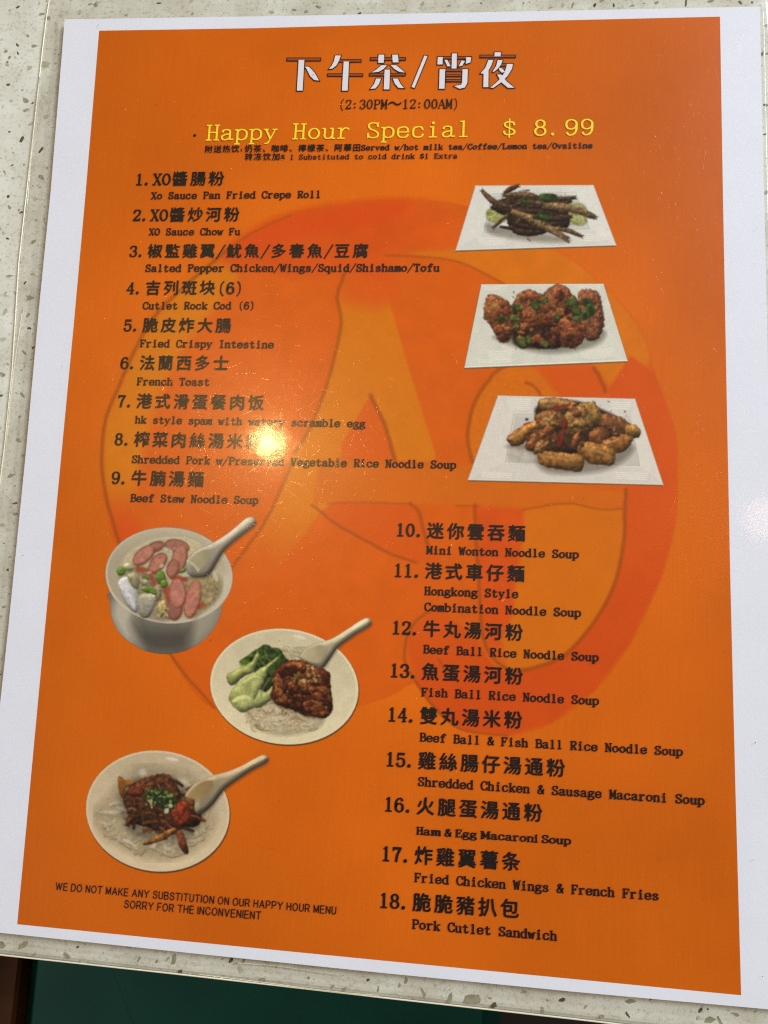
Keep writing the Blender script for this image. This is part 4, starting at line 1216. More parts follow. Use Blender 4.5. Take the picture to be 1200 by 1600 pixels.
# 3: fried intestine with chilli
P = square_plate([(778.2, 618.6), (991.8, 623.6), (1035.8, 757.2), (731.6, 749.6)], (210, 202, 188), 3,
                 [(792, 623, 830, 624, 6), (955, 628, 985, 629, 4), (752, 738, 800, 740, 3), (962, 738, 1012, 740, 4)], [(803, 648), (985, 652), (1000, 728), (790, 722)])
dish = P.build('dish_picture', PZ, menu, print_m, 'printed picture of crispy brown fried pieces with red chilli on a white square plate')
Fd = Layer(785, 612, 1010, 745, 1.5)
Fd.view(700, 600, 3.4286)
Fd.poly([(320, 330), (430, 370), (520, 470), (720, 480), (900, 440), (990, 330), (700, 300)], (128, 112, 84), 5, True, alpha=.5)
Fd.poly([(330, 370), (420, 360), (480, 390), (440, 420), (350, 405)], (222, 214, 196), 5, True, alpha=.7)
Fd.poly([(480, 120), (660, 90), (830, 140), (960, 220), (960, 320), (720, 390), (500, 370), (430, 330), (470, 200)], (58, 38, 24), 3, True, noise=.4, ns=3)
for k, (pts, col) in enumerate([
        ([(760, 260), (820, 230), (862, 280), (830, 335), (765, 315)], (128, 78, 44)),
        ([(800, 160), (900, 172), (972, 212), (965, 262), (880, 262), (810, 215)], (134, 84, 52)),
        ([(955, 218), (1010, 225), (1034, 268), (1000, 288), (955, 268)], (160, 118, 56)),
        ([(830, 310), (920, 270), (985, 285), (978, 325), (920, 368), (850, 352)], (150, 96, 48)),
        ([(600, 250), (715, 250), (742, 330), (690, 370), (610, 360)], (74, 48, 32)),
        ([(425, 268), (520, 240), (600, 280), (604, 350), (510, 368), (432, 345)], (98, 60, 36)),
        ([(620, 170), (735, 98), (800, 120), (816, 180), (765, 232), (690, 275), (640, 235)], (164, 122, 62)),
        ([(490, 85), (560, 72), (650, 85), (692, 110), (650, 142), (560, 152), (492, 130)], (150, 108, 62)),
        ([(470, 165), (540, 142), (612, 160), (642, 215), (600, 248), (520, 240), (475, 212)], (126, 80, 48)),
        ([(320, 280), (400, 225), (468, 200), (495, 235), (440, 275), (400, 322), (350, 332), (322, 312)], (158, 104, 54)),
        ([(700, 325), (745, 308), (880, 345), (896, 398), (870, 436), (770, 425), (698, 378)], (158, 108, 52)),
        ([(490, 360), (600, 368), (718, 385), (724, 448), (690, 468), (560, 452), (490, 425)], (154, 104, 52))]):
    Fd.blob(pts, np.array(col) * [1.02, 1.0, .92], 32, .3, 3.6, .5, seed=k + 12, var=.24, vs=5, amb=.35)
Fd.scraps([(440, 220), (640, 150), (800, 150), (940, 230), (940, 320), (720, 340), (450, 350)], 16, 38, [(150, 104, 56), (120, 78, 44), (170, 124, 66), (96, 60, 36), (140, 80, 44)], 9, w=22, spec=.5, el=(.35, .6))
for pts in ([(500, 100), (570, 92), (640, 100)], [(640, 165), (720, 135)], [(700, 215), (790, 140)], [(500, 385), (600, 400), (690, 412)], [(720, 345), (800, 360), (870, 385)], [(345, 290), (420, 245)], [(850, 315), (930, 290)]):
    Fd.line(pts, (214, 172, 104), 10, 2.0, alpha=.55)
for pts, w in (([(565, 132), (610, 120), (650, 112)], 15), ([(628, 195), (615, 250), (598, 335)], 13), ([(408, 218), (442, 204)], 7), ([(585, 290), (600, 330)], 9), ([(870, 300), (900, 292)], 7)):
    Fd.line(pts, (158, 34, 24), w, .7, taper=(1, .5))
speck(Fd, lambda r: (r.uniform(450, 960), r.uniform(90, 360)), 90, [(200, 160, 100), (70, 40, 22), (160, 60, 34), (60, 66, 34)], 5, 21, .7)
Fd.poly(ell(422, 190, 9, 7, 0, 10), (86, 78, 54), .6)
Fd.rgb *= .90; Fd.mottle(); Fd.blur(3); Fd.grain(.05)
Fd.build('fried_pieces', PZ + .00002, dish, print_m)


def spoon(L, outline, inner, col, icol, rim=None, dark=.72):
    L.poly(np.asarray(outline, float) + [7, 10], (60, 44, 28), 2.2, True, alpha=.35)
    L.blob(outline, np.array(col) * .94, 34, 0.0, 3, .10, var=.04, vs=20, amb=.3, light=(-.6, -.6, .7))
    L.poly(inner, icol, 2.0, True, noise=.05, ns=10, grad=(tuple(np.array(icol) * .86), inner[0][0], inner[0][1], inner[len(inner) // 2][0], inner[len(inner) // 2][1]))
    if rim:
        L.line(rim, np.array(col) * 1.12, 7, 1.0, alpha=.8)


# 4: soup bowl with sausage
B = Layer(160, 815, 370, 1028, 1.25)
B.view(150, 790, 4)
body = [(99, 545), (90, 600), (92, 650), (99, 695), (120, 750), (160, 810), (240, 872), (330, 912), (440, 927), (550, 908), (660, 850), (735, 770), (775, 690), (784, 640), (760, 590), (450, 600)]
B.poly(body, (116, 110, 98), .8, True)
B.poly([(125, 590), (98, 690), (160, 810), (230, 868), (300, 880), (240, 700), (200, 600)], (186, 176, 156), 9, True, alpha=.95)
B.poly([(560, 700), (600, 860), (660, 850), (735, 770), (775, 690), (792, 610), (780, 560), (680, 640)], (158, 148, 128), 12, True, alpha=.9)
B.poly([(230, 720), (330, 770), (520, 770), (600, 740), (560, 900), (440, 920), (330, 905), (260, 850)], (66, 63, 56), 12, True, alpha=.75)
mask = B.a.copy()
B2 = Layer(160, 815, 370, 1028, 1.25); B2.view(150, 790, 4)
B2.poly(body, (0, 0, 0), .8, True)
B.a = B2.a
B.poly(ell(457, 437, 398, 300, 4, 48), (196, 184, 160), .8)
B.shadow(ell(457, 452, 380, 282, 4, 48), .0)
B.poly(ell(455, 432, 383, 285, 4, 48), (170, 158, 132), 1.0, grad=((196, 186, 160), 100, 560, 560, 200))
B.poly([(130, 330), (300, 190), (460, 160), (640, 190), (800, 330), (790, 420), (640, 250), (440, 210), (260, 250), (150, 390)], (158, 145, 118), 10, True, alpha=.6)
B.poly(ell(462, 462, 330, 258, 6, 40), (186, 170, 134), 2.5, noise=.10, ns=8)
B.line([(150, 400), (230, 290), (350, 220), (470, 200), (560, 205), (650, 240)], (212, 202, 172), 6, 1.0, alpha=.6)
B.grain(.02)
dish = B.build('dish_picture', PZ, menu, print_m, 'printed picture of a soup bowl with pink sausage slices')
Fd = Layer(175, 825, 365, 980, 1.5)
Fd.view(150, 790, 4)
Fd.poly([(150, 420), (240, 380), (440, 460), (470, 700), (330, 700), (200, 620)], (172, 158, 128), 4, True, alpha=.7, noise=.2, ns=3)
Fd.poly([(560, 470), (760, 440), (770, 560), (660, 660), (600, 690)], (172, 152, 108), 5, True, alpha=.8, noise=.25, ns=4)
for k, (pts, col) in enumerate([
        ([(170, 370), (215, 355), (235, 400), (180, 405)], (196, 186, 140)),
        ([(145, 465), (195, 445), (225, 480), (262, 560), (262, 650), (235, 664), (180, 590), (148, 520)], (214, 212, 206)),
        ([(195, 440), (240, 415), (268, 460), (262, 520), (225, 500)], (168, 158, 116)),
        ([(265, 570), (310, 550), (385, 560), (375, 620), (330, 695), (275, 685)], (172, 164, 140)),
        ([(360, 500), (400, 500), (412, 560), (380, 600)], (160, 146, 112)),
        ([(270, 450), (330, 440), (370, 490), (340, 520), (290, 500)], (150, 130, 104)),
        ([(390, 620), (430, 590), (450, 640), (400, 700)], (198, 176, 112)),
        ([(430, 690), (460, 670), (460, 712)], (206, 196, 160))]):
    Fd.blob(pts, col, 24, .1, 3, .3, seed=k + 30, var=.08, amb=.6)
Fd.poly([(195, 560), (215, 545), (240, 600), (235, 640)], (232, 230, 226), 2, True, alpha=.85)
Fd.poly([(150, 480), (180, 465), (205, 500), (190, 540)], (228, 226, 220), 2, True, alpha=.7)
for pts, w in (([(265, 395), (310, 410), (360, 415)], 34), ([(340, 440), (370, 490)], 26), ([(430, 500), (450, 560), (470, 640)], 40), ([(480, 450), (560, 460)], 30), ([(620, 640), (670, 620)], 34)):
    Fd.line(pts, (180, 74, 44), w, 2, alpha=.85)
for k, (x, y, rx, ry, rot, sh) in enumerate([(505, 250, 78, 38, 10, .9), (370, 255, 60, 26, -20, .85), (490, 640, 48, 75, 5, .8), (385, 355, 74, 40, -50, .98), (297, 308, 84, 40, -40, 1), (520, 330, 44, 92, 14, .98),
                                             (480, 390, 36, 60, 20, .9), (603, 580, 46, 128, 14, 1), (508, 545, 52, 94, 0, 1.02)]):
    rx, ry = rx * .92, ry * .92
    Fd.poly(ell(x + 6, y + 8, rx + 4, ry + 4, rot, 20), (130, 66, 44), 1.6, alpha=.7)
    Fd.poly(ell(x, y, rx + 3, ry + 3, rot, 24), np.array((194, 118, 96)) * sh * .88, .8)
    Fd.poly(ell(x, y, rx - 4, ry - 4, rot, 24), np.array((200, 130, 108)) * sh, 1.6, noise=.06, ns=2.5, seed=k)
for k, (x, y, rx, ry, rot) in enumerate([(160, 410, 26, 30, 20), (310, 450, 24, 18, 0), (330, 525, 46, 22, 10), (405, 450, 30, 44, 0), (425, 490, 22, 26, 0), (545, 405, 22, 12, -30), (360, 545, 24, 10, 20)]):
    Fd.blob(ell(x, y, rx, ry, rot, 12), (104, 138, 52), 14, .5, 2.5, .2, seed=k, amb=.5)
for x, y, rx, ry, rot in [(448, 278, 34, 14, 20), (412, 378, 18, 9, -20), (570, 432, 44, 14, -5), (745, 440, 16, 40, -20), (300, 470, 22, 12, 0), (330, 420, 16, 6, 0), (725, 415, 14, 8, 0)]:
    Fd.poly(ell(x, y, rx, ry, rot, 12), (216, 208, 180), 1.2, alpha=.9)
speck(Fd, lambda r: (r.uniform(390, 450), r.uniform(570, 700)), 22, [(210, 190, 124), (150, 120, 66)], 9, 5, .7)
speck(Fd, lambda r: (r.uniform(640, 760), r.uniform(440, 620)), 40, [(196, 178, 130), (140, 116, 74)], 9, 6, .5)
speck(Fd, lambda r: (r.uniform(200, 420), r.uniform(400, 600)), 40, [(196, 186, 160), (110, 60, 40), (120, 140, 60)], 6, 7, .6)
Fd.rgb *= .90; Fd.mottle(); Fd.blur(3); Fd.grain(.03)
Fd.build('soup_and_sausage', PZ + .00002, dish, print_m)
Sp = Layer(280, 800, 410, 912, 1.4)
Sp.view(150, 790, 4)
spoon(Sp, [(566, 350), (600, 305), (650, 268), (735, 232), (820, 178), (890, 122), (940, 80), (980, 74), (1001, 98), (985, 130), (915, 184), (845, 240), (800, 285), (765, 340), (720, 415), (675, 445), (610, 446), (575, 420)],
      [(576, 352), (625, 302), (690, 275), (712, 300), (690, 360), (640, 405), (610, 380)], (192, 182, 160), (172, 162, 126), [(572, 345), (600, 362), (625, 385), (640, 412)])
Sp.blur(1); Sp.grain(.02)
Sp.build('spoon', PZ + .00004, dish, print_m)


def round_dish(v, k, box, e, col, rimdark, seed):
    L = Layer(*box, 1.25)
    L.view(v[0], v[1], k)
    cx, cy, rx, ry, rot = e
    L.poly(ell(cx + 4, cy + 8, rx, ry, rot, 56), rimdark, 1.0)
    L.poly(ell(cx, cy, rx, ry, rot, 56), np.array(col) * 1.04, .8)
    L.poly(ell(cx - 1, cy - 2, rx * .965, ry * .96, rot, 56), np.array(col) * .93, 1.2, grad=(tuple(np.array(col) * 1.04), cx + 60, cy - ry, cx - 40, cy + ry), noise=.03, ns=12, seed=seed)
    L.poly(ell(cx - 10, cy + 12, rx * .74, ry * .72, rot, 40), np.array(col) * .97, 12, alpha=.75, noise=.04, ns=8)
    L.poly(ell(cx + rx * .2, cy - ry * .86, rx * .09, 9, 12, 12), (236, 228, 196), 2, alpha=.7)
    L.grain(.025, seed)
    return L


# 5: greens, beef and rice noodles
L5 = round_dish((310, 950), 4.138, (322, 976, 568, 1172), (556, 508, 481, 373, 7), (216, 202, 164), (92, 62, 34), 5)
dish = L5.build('dish_picture', PZ, menu, print_m, 'printed picture of a round dish with green vegetables, brown meat and thin noodles')
Fd = Layer(340, 995, 530, 1155, 1.5)
Fd.view(310, 950, 4.138)
Fd.poly([(330, 640), (480, 590), (780, 690), (760, 770), (560, 815), (400, 780), (330, 720)], (206, 188, 146), 6, True)
rr = random.Random(3)
for k in range(150):
    cx, cy = rr.uniform(360, 740), rr.uniform(640, 780)
    if ((cx - 540) / 230) ** 2 + ((cy - 705) / 100) ** 2 > 1:
        continue
    a, r_ = rr.uniform(0, 6.3), rr.uniform(25, 80)
    pts = [(cx + r_ * math.cos(a + t), cy + r_ * .6 * math.sin(a + t)) for t in (0, .5, 1.0, 1.5)]
    Fd.line(pts, rr.choice([(226, 212, 176), (232, 220, 186), (186, 160, 116), (158, 128, 88), (216, 196, 154)]), 6.5, .5, alpha=.85)
for k in range(30):
    cx, cy = rr.uniform(500, 640), rr.uniform(255, 320)
    Fd.line([(cx, cy), (cx + 30, cy + rr.uniform(-10, 20)), (cx + 60, cy + rr.uniform(0, 30))], rr.choice([(222, 208, 168), (196, 180, 140)]), 6, .6, alpha=.7)
Fd.blob([(270, 350), (330, 300), (390, 262), (430, 238), (480, 255), (530, 268), (560, 320), (585, 345), (520, 400), (500, 480), (430, 545), (405, 530), (400, 440), (360, 415), (330, 380)], (52, 74, 30), 24, 1.0, 3.5, .06, seed=7, var=.5, vs=4, amb=.25)
Fd.poly([(270, 345), (310, 335), (330, 370), (285, 375)], (110, 140, 40), 3, True, alpha=.8)
Fd.poly([(400, 420), (440, 450), (440, 520), (400, 540)], (26, 38, 16), 3, True, alpha=.8)
for k, (pts, col) in enumerate([
        ([(183, 440), (225, 410), (300, 372), (345, 345), (378, 285), (392, 300), (372, 370), (350, 415), (290, 445), (235, 492), (200, 492)], (178, 180, 104)),
        ([(395, 530), (440, 545), (485, 495), (488, 540), (465, 600), (400, 640), (340, 640), (350, 580)], (176, 182, 110)),
        ([(200, 585), (225, 520), (300, 460), (390, 400), (450, 362), (520, 315), (470, 380), (440, 430), (400, 520), (372, 580), (340, 650), (285, 672), (235, 640)], (186, 188, 114)),
        ([(210, 600), (300, 560), (365, 600), (350, 650), (285, 672), (235, 640)], (194, 194, 122))]):
    Fd.blob(pts, col, 34, .15, 6, .08, seed=k + 2, var=.12, vs=10, amb=.5)
for pts in ([(440, 380), (400, 330), (450, 300)], [(480, 350), (450, 330), (430, 280)], [(500, 340), (530, 300)]):
    Fd.line(pts, (126, 150, 66), 7, .8, alpha=.8)
for k in range(14):
    x = rr.uniform(230, 340)
    Fd.line([(x, 640 - rr.uniform(0, 30)), (x + 60, 560), (x + 130, 450)], rr.choice([(160, 166, 84), (206, 206, 144)]), 3, .8, alpha=.4)
meat = [(487, 470), (505, 400), (560, 350), (625, 335), (690, 345), (760, 375), (830, 405), (850, 430), (855, 520), (868, 610), (860, 680), (815, 712), (760, 700), (690, 695), (620, 660), (550, 640), (490, 610), (470, 560)]
Fd.shadow(meat, .35, 4, off=(1, 3))
Fd.blob(meat, (88, 38, 20), 50, .9, 4, .22, seed=4, var=.45, vs=6, amb=.3)
for k, (pts, col) in enumerate([([(560, 375), (620, 345), (700, 365), (720, 430), (640, 470), (560, 440)], (136, 72, 36)), ([(720, 400), (800, 400), (848, 435), (840, 500), (770, 510), (720, 470)], (128, 52, 26)),
                                ([(490, 430), (540, 420), (560, 500), (520, 560), (485, 520)], (74, 28, 18)), ([(780, 550), (830, 540), (858, 600), (840, 655), (790, 660), (770, 600)], (164, 102, 36)),
                                ([(600, 560), (680, 530), (750, 580), (720, 650), (630, 640)], (84, 34, 18)), ([(700, 640), (800, 660), (850, 680), (800, 708), (710, 690)], (120, 60, 28)),
                                ([(560, 470), (640, 460), (760, 500), (770, 560), (660, 560), (570, 540)], (64, 28, 18))]):
    Fd.blob(pts, col, 26, .6, 3, .4, seed=k + 9, var=.35, amb=.3, soft=1.5)
Fd.scraps([(500, 420), (600, 360), (740, 380), (835, 430), (850, 640), (800, 695), (690, 675), (500, 590)], 85, 27, [(110, 50, 26), (84, 34, 18), (60, 24, 14), (134, 68, 34), (146, 84, 40)], 14, spec=.55)
speck(Fd, lambda r: (r.uniform(620, 790), r.uniform(370, 480)), 34, [(166, 166, 92), (120, 136, 60), (206, 196, 140), (96, 60, 30)], 11, 2, .85)
speck(Fd, lambda r: (r.uniform(490, 850), r.uniform(360, 690)), 70, [(190, 130, 90), (40, 16, 10), (220, 190, 150), (120, 50, 26)], 6, 3, .75)
Fd.rgb *= .90; Fd.mottle(); Fd.blur(3); Fd.grain(.04)
Fd.build('noodles_and_beef', PZ + .00002, dish, print_m)
Sp = Layer(465, 958, 590, 1048, 1.4)
Sp.view(310, 950, 4.138)
spoon(Sp, [(655, 320), (690, 268), (740, 238), (810, 218), (880, 190), (960, 140), (1040, 88), (1085, 66), (1110, 72), (1119, 96), (1098, 122), (1020, 168), (930, 232), (895, 262), (850, 330), (808, 384), (770, 382), (700, 345)],
      [(664, 318), (700, 268), (760, 242), (820, 246), (815, 300), (780, 350), (730, 350)], (206, 192, 156), (190, 174, 134), None)
Sp.blur(1); Sp.grain(.02)
Sp.build('spoon', PZ + .00004, dish, print_m)

# 6: shredded meat on flat noodles
L6 = round_dish((120, 1160), 3.75, (128, 1166, 366, 1370), (475, 402, 422, 354, 7), (206, 186, 150), (92, 60, 34), 6)
dish = L6.build('dish_picture', PZ, menu, print_m, 'printed picture of a round dish with shredded brown meat on flat white noodles')
Fd = Layer(145, 1192, 345, 1348, 1.5)
Fd.view(120, 1160, 3.75)
Fd.poly([(110, 420), (200, 330), (360, 150), (520, 165), (660, 200), (720, 300), (790, 430), (760, 540), (680, 610), (560, 668), (420, 660), (260, 590), (170, 540)], (198, 178, 140), 14, True, alpha=.8, noise=.06, ns=8)
rr = random.Random(8)
for k in range(60):
    cx, cy = rr.uniform(150, 740), rr.uniform(340, 650)
    if ((cx - 460) / 310) ** 2 + ((cy - 470) / 190) ** 2 > 1:
        continue
    a = rr.uniform(0, 3.1)
    l = rr.uniform(40, 110)
    c1 = rr.choice([(222, 210, 182), (214, 200, 168), (200, 182, 144), (228, 218, 194)])
    pts = [(cx - l * math.cos(a) / 2, cy - l * .6 * math.sin(a) / 2), (cx + 10, cy + rr.uniform(-12, 12)), (cx + l * math.cos(a) / 2, cy + l * .6 * math.sin(a) / 2)]
    Fd.line(np.array(pts) + [2, 5], (150, 124, 82), 20, 1.0, alpha=.5)
    Fd.line(pts, c1, 18, 1.0, alpha=.75)
Fd.poly([(360, 160), (400, 150), (410, 185), (375, 195)], (220, 208, 180), 3, True, alpha=.7)
Fd.poly([(590, 210), (650, 220), (660, 290), (620, 300)], (214, 200, 166), 4, True, alpha=.7)
for pts in ([(640, 500), (700, 540), (700, 590), (650, 600)], [(720, 440), (760, 470), (740, 520), (680, 560)], [(780, 400), (750, 470), (760, 500)], [(430, 610), (500, 640), (560, 665), (640, 640)], [(330, 590), (380, 560), (350, 610)], [(250, 575), (320, 620)]):
    Fd.line(pts, (206, 188, 140), 12, 1, alpha=.8)
    Fd.line(np.array(pts) + [0, 9], (140, 118, 76), 4, 1, alpha=.7)
Fd.shadow([(250, 240), (420, 190), (560, 190), (690, 320), (740, 440), (640, 560), (480, 570), (290, 500)], .3, 6, off=(1, 3))
Fd.blob([(246, 200), (290, 222), (380, 235), (375, 260), (290, 262), (275, 330), (250, 290)], (150, 92, 36), 14, .3, 3, .2, seed=1, amb=.4)
Fd.blob([(270, 330), (320, 250), (420, 200), (540, 190), (600, 270), (620, 330), (690, 350), (735, 440), (700, 490), (620, 500), (560, 540), (500, 540), (420, 500), (330, 480), (285, 490), (300, 420)], (82, 48, 26), 40, .9, 3.5, .18, seed=6, var=.45, vs=5, amb=.25)
for k in range(75):
    x, y = rr.uniform(290, 690), rr.uniform(210, 540)
    if ((x - 480) / 210) ** 2 + ((y - 370) / 170) ** 2 > 1:
        continue
    a = rr.gauss(.5, .8)
    l = rr.uniform(35, 95)
    c = rr.choice([(112, 68, 38), (92, 52, 30), (64, 36, 22), (140, 88, 46), (120, 60, 36)])
    Fd.line([(x, y), (x + l * .5 * math.cos(a), y + l * .5 * math.sin(a) - 6), (x + l * math.cos(a), y + l * math.sin(a))], np.array(c) * .5, 17, .8, alpha=.7)
    Fd.line([(x, y - 2), (x + l * .5 * math.cos(a), y + l * .5 * math.sin(a) - 8), (x + l * math.cos(a), y + l * math.sin(a) - 2)], c, 12, .8)
    if rr.random() < .5:
        Fd.line([(x + 3, y - 4), (x + l * .5 * math.cos(a), y + l * .5 * math.sin(a) - 11)], (196, 150, 104), 3, .6, alpha=.7)
for k, (pts, col) in enumerate([([(570, 380), (610, 345), (655, 370), (668, 430), (640, 480), (590, 485), (560, 440)], (146, 56, 30)), ([(310, 270), (360, 245), (400, 270), (380, 310), (320, 320)], (124, 58, 36)),
                                ([(590, 520), (625, 530), (655, 640), (630, 648), (598, 600)], (112, 58, 34)), ([(390, 590), (470, 545), (560, 500), (585, 520), (500, 575), (410, 600)], (146, 92, 44)),
                                ([(285, 490), (300, 450), (330, 440), (320, 470)], (120, 66, 36)), ([(640, 320), (690, 330), (690, 370), (650, 365)], (140, 84, 42))]):
    Fd.blob(pts, col, 18, .7, 2.5, .35, seed=k + 3, var=.3, amb=.35)
Fd.blob([(400, 290), (450, 270), (530, 285), (585, 330), (580, 380), (520, 395), (470, 360), (410, 330)], (52, 66, 32), 12, 1, 3, .1, seed=8, var=.5, vs=3)
speck(Fd, lambda r: (r.uniform(400, 580), r.uniform(275, 385)), 46, [(96, 130, 44), (150, 158, 84), (206, 196, 150), (40, 60, 24)], 11, 12, .9)
Fd.poly([(515, 390), (540, 385), (535, 412), (515, 415)], (216, 206, 170), .8, True)
Fd.rgb *= .90; Fd.mottle(); Fd.blur(3); Fd.grain(.04)
Fd.build('noodles_and_meat', PZ + .00002, dish, print_m)
Sp = Layer(284, 1172, 424, 1276, 1.4)
Sp.view(120, 1160, 3.75)
spoon(Sp, [(636, 318), (662, 272), (705, 235), (760, 212), (810, 190), (880, 172), (960, 140), (1030, 102), (1085, 76), (1112, 78), (1123, 98), (1100, 124), (1030, 160), (950, 212), (880, 262), (845, 300), (800, 360), (745, 408), (705, 414), (690, 385), (690, 340)],
      [(645, 318), (680, 268), (740, 228), (795, 224), (800, 262), (760, 310), (715, 340), (690, 330)], (196, 174, 136), (168, 138, 92), None)
Sp.blur(1); Sp.grain(.02)
Sp.build('spoon', PZ + .00004, dish, print_m)

# ---------------------------------------------------------------- the laminate: clear film, sealed rim, scratches
film_m = bpy.data.materials.new('clear_film')
film_m.use_nodes = True
nt = film_m.node_tree
for nd in list(nt.nodes):
    nt.nodes.remove(nd)
out = nt.nodes.new('ShaderNodeOutputMaterial')
tr = nt.nodes.new('ShaderNodeBsdfTransparent'); tr.inputs['Color'].default_value = (0.985, 0.98, 0.965, 1)
g1 = nt.nodes.new('ShaderNodeBsdfGlossy'); g1.inputs['Roughness'].default_value = 0.075
g2 = nt.nodes.new('ShaderNodeBsdfGlossy'); g2.inputs['Roughness'].default_value = 0.29
g2.inputs['Color'].default_value = (1, 1, 1, 1)
gm = nt.nodes.new('ShaderNodeMixShader'); gm.inputs['Fac'].default_value = 0.68
fr = nt.nodes.new('ShaderNodeFresnel'); fr.inputs['IOR'].default_value = 1.5
geo = nt.nodes.new('ShaderNodeNewGeometry')          # the film has two faces: the same reflectance from either side
io = nt.nodes.new('ShaderNodeMapRange'); io.inputs['To Min'].default_value = 1.5; io.inputs['To Max'].default_value = 1 / 1.5
nt.links.new(geo.outputs['Backfacing'], io.inputs['Value']); nt.links.new(io.outputs[0], fr.inputs['IOR'])
mx = nt.nodes.new('ShaderNodeMixShader')
tc = nt.nodes.new('ShaderNodeTexCoord')
na = nt.nodes.new('ShaderNodeTexNoise'); na.inputs['Scale'].default_value = 26; na.inputs['Detail'].default_value = 2
nbb = nt.nodes.new('ShaderNodeTexNoise'); nbb.inputs['Scale'].default_value = 260; nbb.inputs['Detail'].default_value = 3
ba = nt.nodes.new('ShaderNodeBump'); ba.inputs['Strength'].default_value = 1.0; ba.inputs['Distance'].default_value = 0.00010
bb = nt.nodes.new('ShaderNodeBump'); bb.inputs['Strength'].default_value = 1.0; bb.inputs['Distance'].default_value = 0.000015
nt.links.new(tc.outputs['Object'], na.inputs['Vector']); nt.links.new(tc.outputs['Object'], nbb.inputs['Vector'])
nt.links.new(na.outputs['Fac'], ba.inputs['Height']); nt.links.new(nbb.outputs['Fac'], bb.inputs['Height'])
nt.links.new(ba.outputs[0], bb.inputs['Normal'])
for g in (g1, g2):
    nt.links.new(bb.outputs[0], g.inputs['Normal'])
nt.links.new(g1.outputs[0], gm.inputs[1]); nt.links.new(g2.outputs[0], gm.inputs[2])
nt.links.new(fr.outputs[0], mx.inputs['Fac'])
nt.links.new(tr.outputs[0], mx.inputs[1]); nt.links.new(gm.outputs[0], mx.inputs[2])
nt.links.new(mx.outputs[0], out.inputs['Surface'])

# outline of the pouch (slightly larger than the paper, rounded corners), draping from the paper down to the table
FZ = 0.00042
pout = [(86, -16), (600, -30), (1196, -42), (1214, -28), (1222, 60), (1228, 300), (1237, 700), (1250, 1150), (1268, 1600), (1262, 1622), (1240, 1631),
        (1200, 1628), (900, 1592.5), (600, 1559), (300, 1524.5), (0, 1492), (-70, 1486), (-86, 1470), (-80, 1400), (-40, 1100), (-6, 800), (7, 697), (19, 575), (29, 412),
        (54, 187), (66, 80), (72, 30), (76, 4)]
ring_out = np.array([xy(*p, TZ + 0.0004) for p in pout])
c0 = np.array(xy(600, 800))
pin = [(97, 26), (600, 17.5), (1180, 5.5), (1191, 8), (1193, 60), (1198, 300), (1207, 700), (1219, 1150), (1233, 1578), (1231, 1585), (1226, 1585),
       (1200, 1581.5), (900, 1554.5), (600, 1525), (300, 1494), (0, 1462), (-38, 1458), (-43, 1456), (-40, 1440), (-10, 1170), (24, 840), (37, 700), (49, 575), (65, 412),
       (85, 187), (94, 90), (98, 40), (96, 30)]
ring_in = np.array([xy(*p) for p in pin])
n = len(ring_in)
V = []
profz = [(1.0, FZ), (0.96, FZ - 0.0001), (0.85, FZ - 0.0006), (0.72, TZ + 0.0007), (0.60, TZ + 0.00055), (0.0, TZ + 0.0004)]
for (t, z) in profz:
    for i in range(n):
        p = ring_out[i] * (1 - t) + ring_in[i] * t
        V.append((p[0], p[1], z))
Fc = [tuple(range(n))[::-1]]
for k in range(len(profz) - 1):
    for i in range(n):
        j = (i + 1) % n
        Fc.append((k * n + j, (k + 1) * n + j, (k + 1) * n + i, k * n + i))
film = mesh_obj('laminate_film', V, Fc, film_m, menu)
for p in film.data.polygons:
    p.use_smooth = len(p.vertices) == 4
rim_m = mat_plain('film_rim', srgb((214, 205, 176)), 0.18, 0.6)


def tube(path, r, closed=True, k=6, flat=1.0):
    P = np.asarray(path, float)
    T = np.roll(P, -1, 0) - np.roll(P, 1, 0)
    T /= np.linalg.norm(T, axis=1)[:, None]
    up = np.array([0, 0, 1.0])
    V, Fc = [], []
    m = len(P)
    for i in range(m):
        s = np.cross(T[i], up)
        for a in range(k):
            q = P[i] + s * r * math.cos(2 * math.pi * a / k) + up * r * flat * math.sin(2 * math.pi * a / k)
            V.append(tuple(q))
    for i in range(m if closed else m - 1):
        j = (i + 1) % m
        for a in range(k):
            c = (a + 1) % k
            Fc.append((i * k + a, j * k + a, j * k + c, i * k + c))
    return V, Fc


rp = [(p[0], p[1], TZ + 0.00038) for p in ring_out]
v, f = tube(rp, 0.00022, flat=0.9)
mesh_obj('film_rim', v, f, rim_m, menu, True)

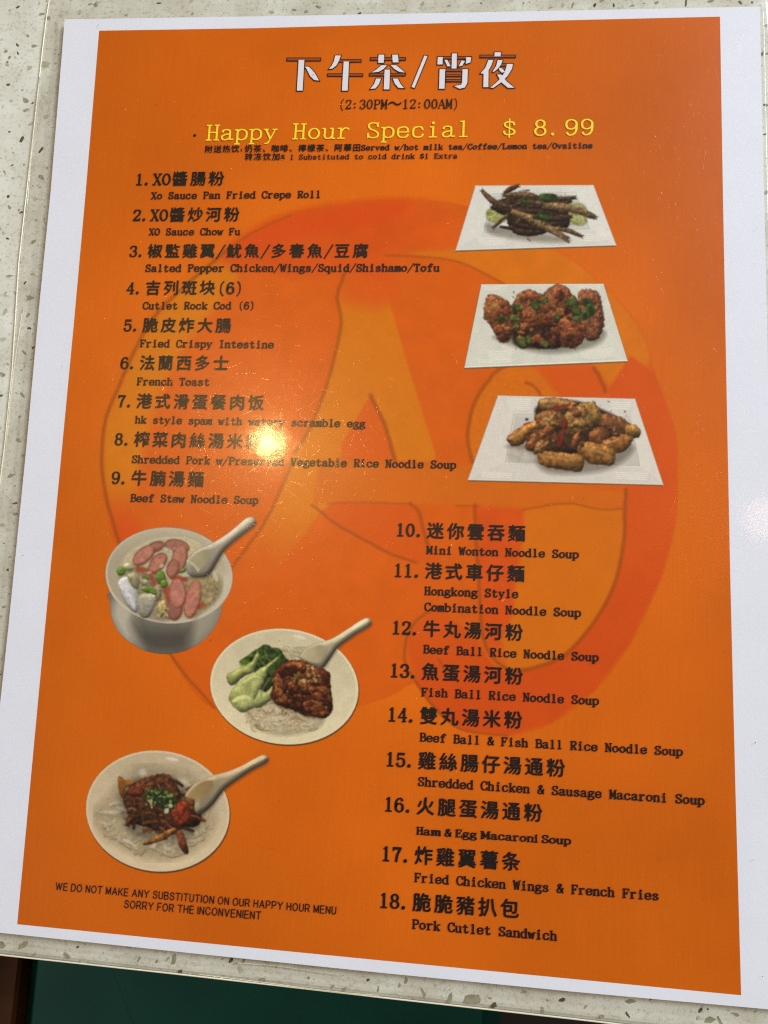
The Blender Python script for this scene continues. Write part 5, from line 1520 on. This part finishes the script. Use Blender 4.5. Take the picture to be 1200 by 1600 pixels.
# fine scratches and rubs in the film: tiny raised slivers that only glint near the lamps' mirror points
scr_m = bpy.data.materials.new('film_scratch')
scr_m.use_nodes = True
nt = scr_m.node_tree
for nd in list(nt.nodes):
    nt.nodes.remove(nd)
out = nt.nodes.new('ShaderNodeOutputMaterial')
tr = nt.nodes.new('ShaderNodeBsdfTransparent')
gl = nt.nodes.new('ShaderNodeBsdfGlossy'); gl.inputs['Roughness'].default_value = 0.2
gl.inputs['Color'].default_value = (0.07, 0.07, 0.07, 1)
mx = nt.nodes.new('ShaderNodeAddShader')
nt.links.new(tr.outputs[0], mx.inputs[0]); nt.links.new(gl.outputs[0], mx.inputs[1]); nt.links.new(mx.outputs[0], out.inputs['Surface'])
rs = random.Random(11)
V, Fc = [], []
for i in range(10000):
    cx, cy = rs.uniform(-.095, .105), rs.uniform(-.135, .135)
    a = rs.uniform(0, math.pi)
    l = rs.uniform(.0008, .006) * (1 if rs.random() < .93 else 2.2)
    w = rs.uniform(.00002, .00005)
    tilt = rs.choice((-1, 1)) * rs.uniform(0.0, 0.075)
    bend = rs.uniform(-.12, .12)
    pts = []
    for k in range(4):
        t = (k / 3 - .5) * l
        b_ = bend * (t * t) / l * 4
        pts.append((cx + t * math.cos(a) - b_ * math.sin(a), cy + t * math.sin(a) + b_ * math.cos(a)))
    o = len(V)
    nx, ny = -math.sin(a), math.cos(a)
    h = abs(w * math.tan(tilt))
    z = FZ + 0.000012
    s = 1 if tilt > 0 else -1
    for k, p in enumerate(pts):
        ww = w * (0.3, 1, 1, 0.3)[k] / 2
        V.append((p[0] + nx * ww, p[1] + ny * ww, z + s * h / 2 + h))
        V.append((p[0] - nx * ww, p[1] - ny * ww, z - s * h / 2 + h))
    Fc += [(o + 2 * k, o + 2 * k + 1, o + 2 * k + 3, o + 2 * k + 2) for k in range(3)]
sc_o = mesh_obj('film_scratches', V, Fc, scr_m, film)
sc_o['kind'] = 'stuff'

# dust, pen dots and dirt on the film
rs = random.Random(23)
V, Fc = [], []
known = [(154, 41), (98, 573), (1032, 1341), (1176, 1343), (1179, 1160), (1130, 407), (37, 868), (330, 1000), (245, 165), (378, 880)]
for i in range(110):
    if i < len(known):
        p = xy(*known[i]); r = 0.00022
    else:
        p = (rs.uniform(-.10, .11), rs.uniform(-.138, .14)); r = rs.uniform(.00006, .00017)
    pts = flake(p[0], p[1], r, rs.uniform(0, 6), rs.uniform(.4, 1), 0, 6)
    o = len(V)
    V += [(q[0], q[1], FZ + 0.00003) for q in pts]
    Fc.append(tuple(range(o, o + 6)))
d_ = mesh_obj('dirt_specks', V, Fc, mat_plain('dirt', (0.10, 0.06, 0.04), 0.8, 0.1), film)
d_['kind'] = 'stuff'
# heat-seal creases in the clear margin
crease_m = mat_plain('film_crease', srgb((226, 214, 180)), 0.12, 0.8)
for pts in ([(367, 1505), (420, 1508), (480, 1516), (537, 1524)], [(300, 1521), (420, 1536), (520, 1549), (600, 1556)], [(36, 480), (20, 590), (9, 700)], [(62, 120), (50, 230), (42, 330)]):
    q = smooth_pts(pts, 5)
    P = [(*xy(x, y, TZ + 0.0006), TZ + 0.00062) for x, y in q]
    v, f = tube(P, 0.00008, closed=False, flat=.8)
    mesh_obj('seal_crease', v, f, crease_m, film, True)
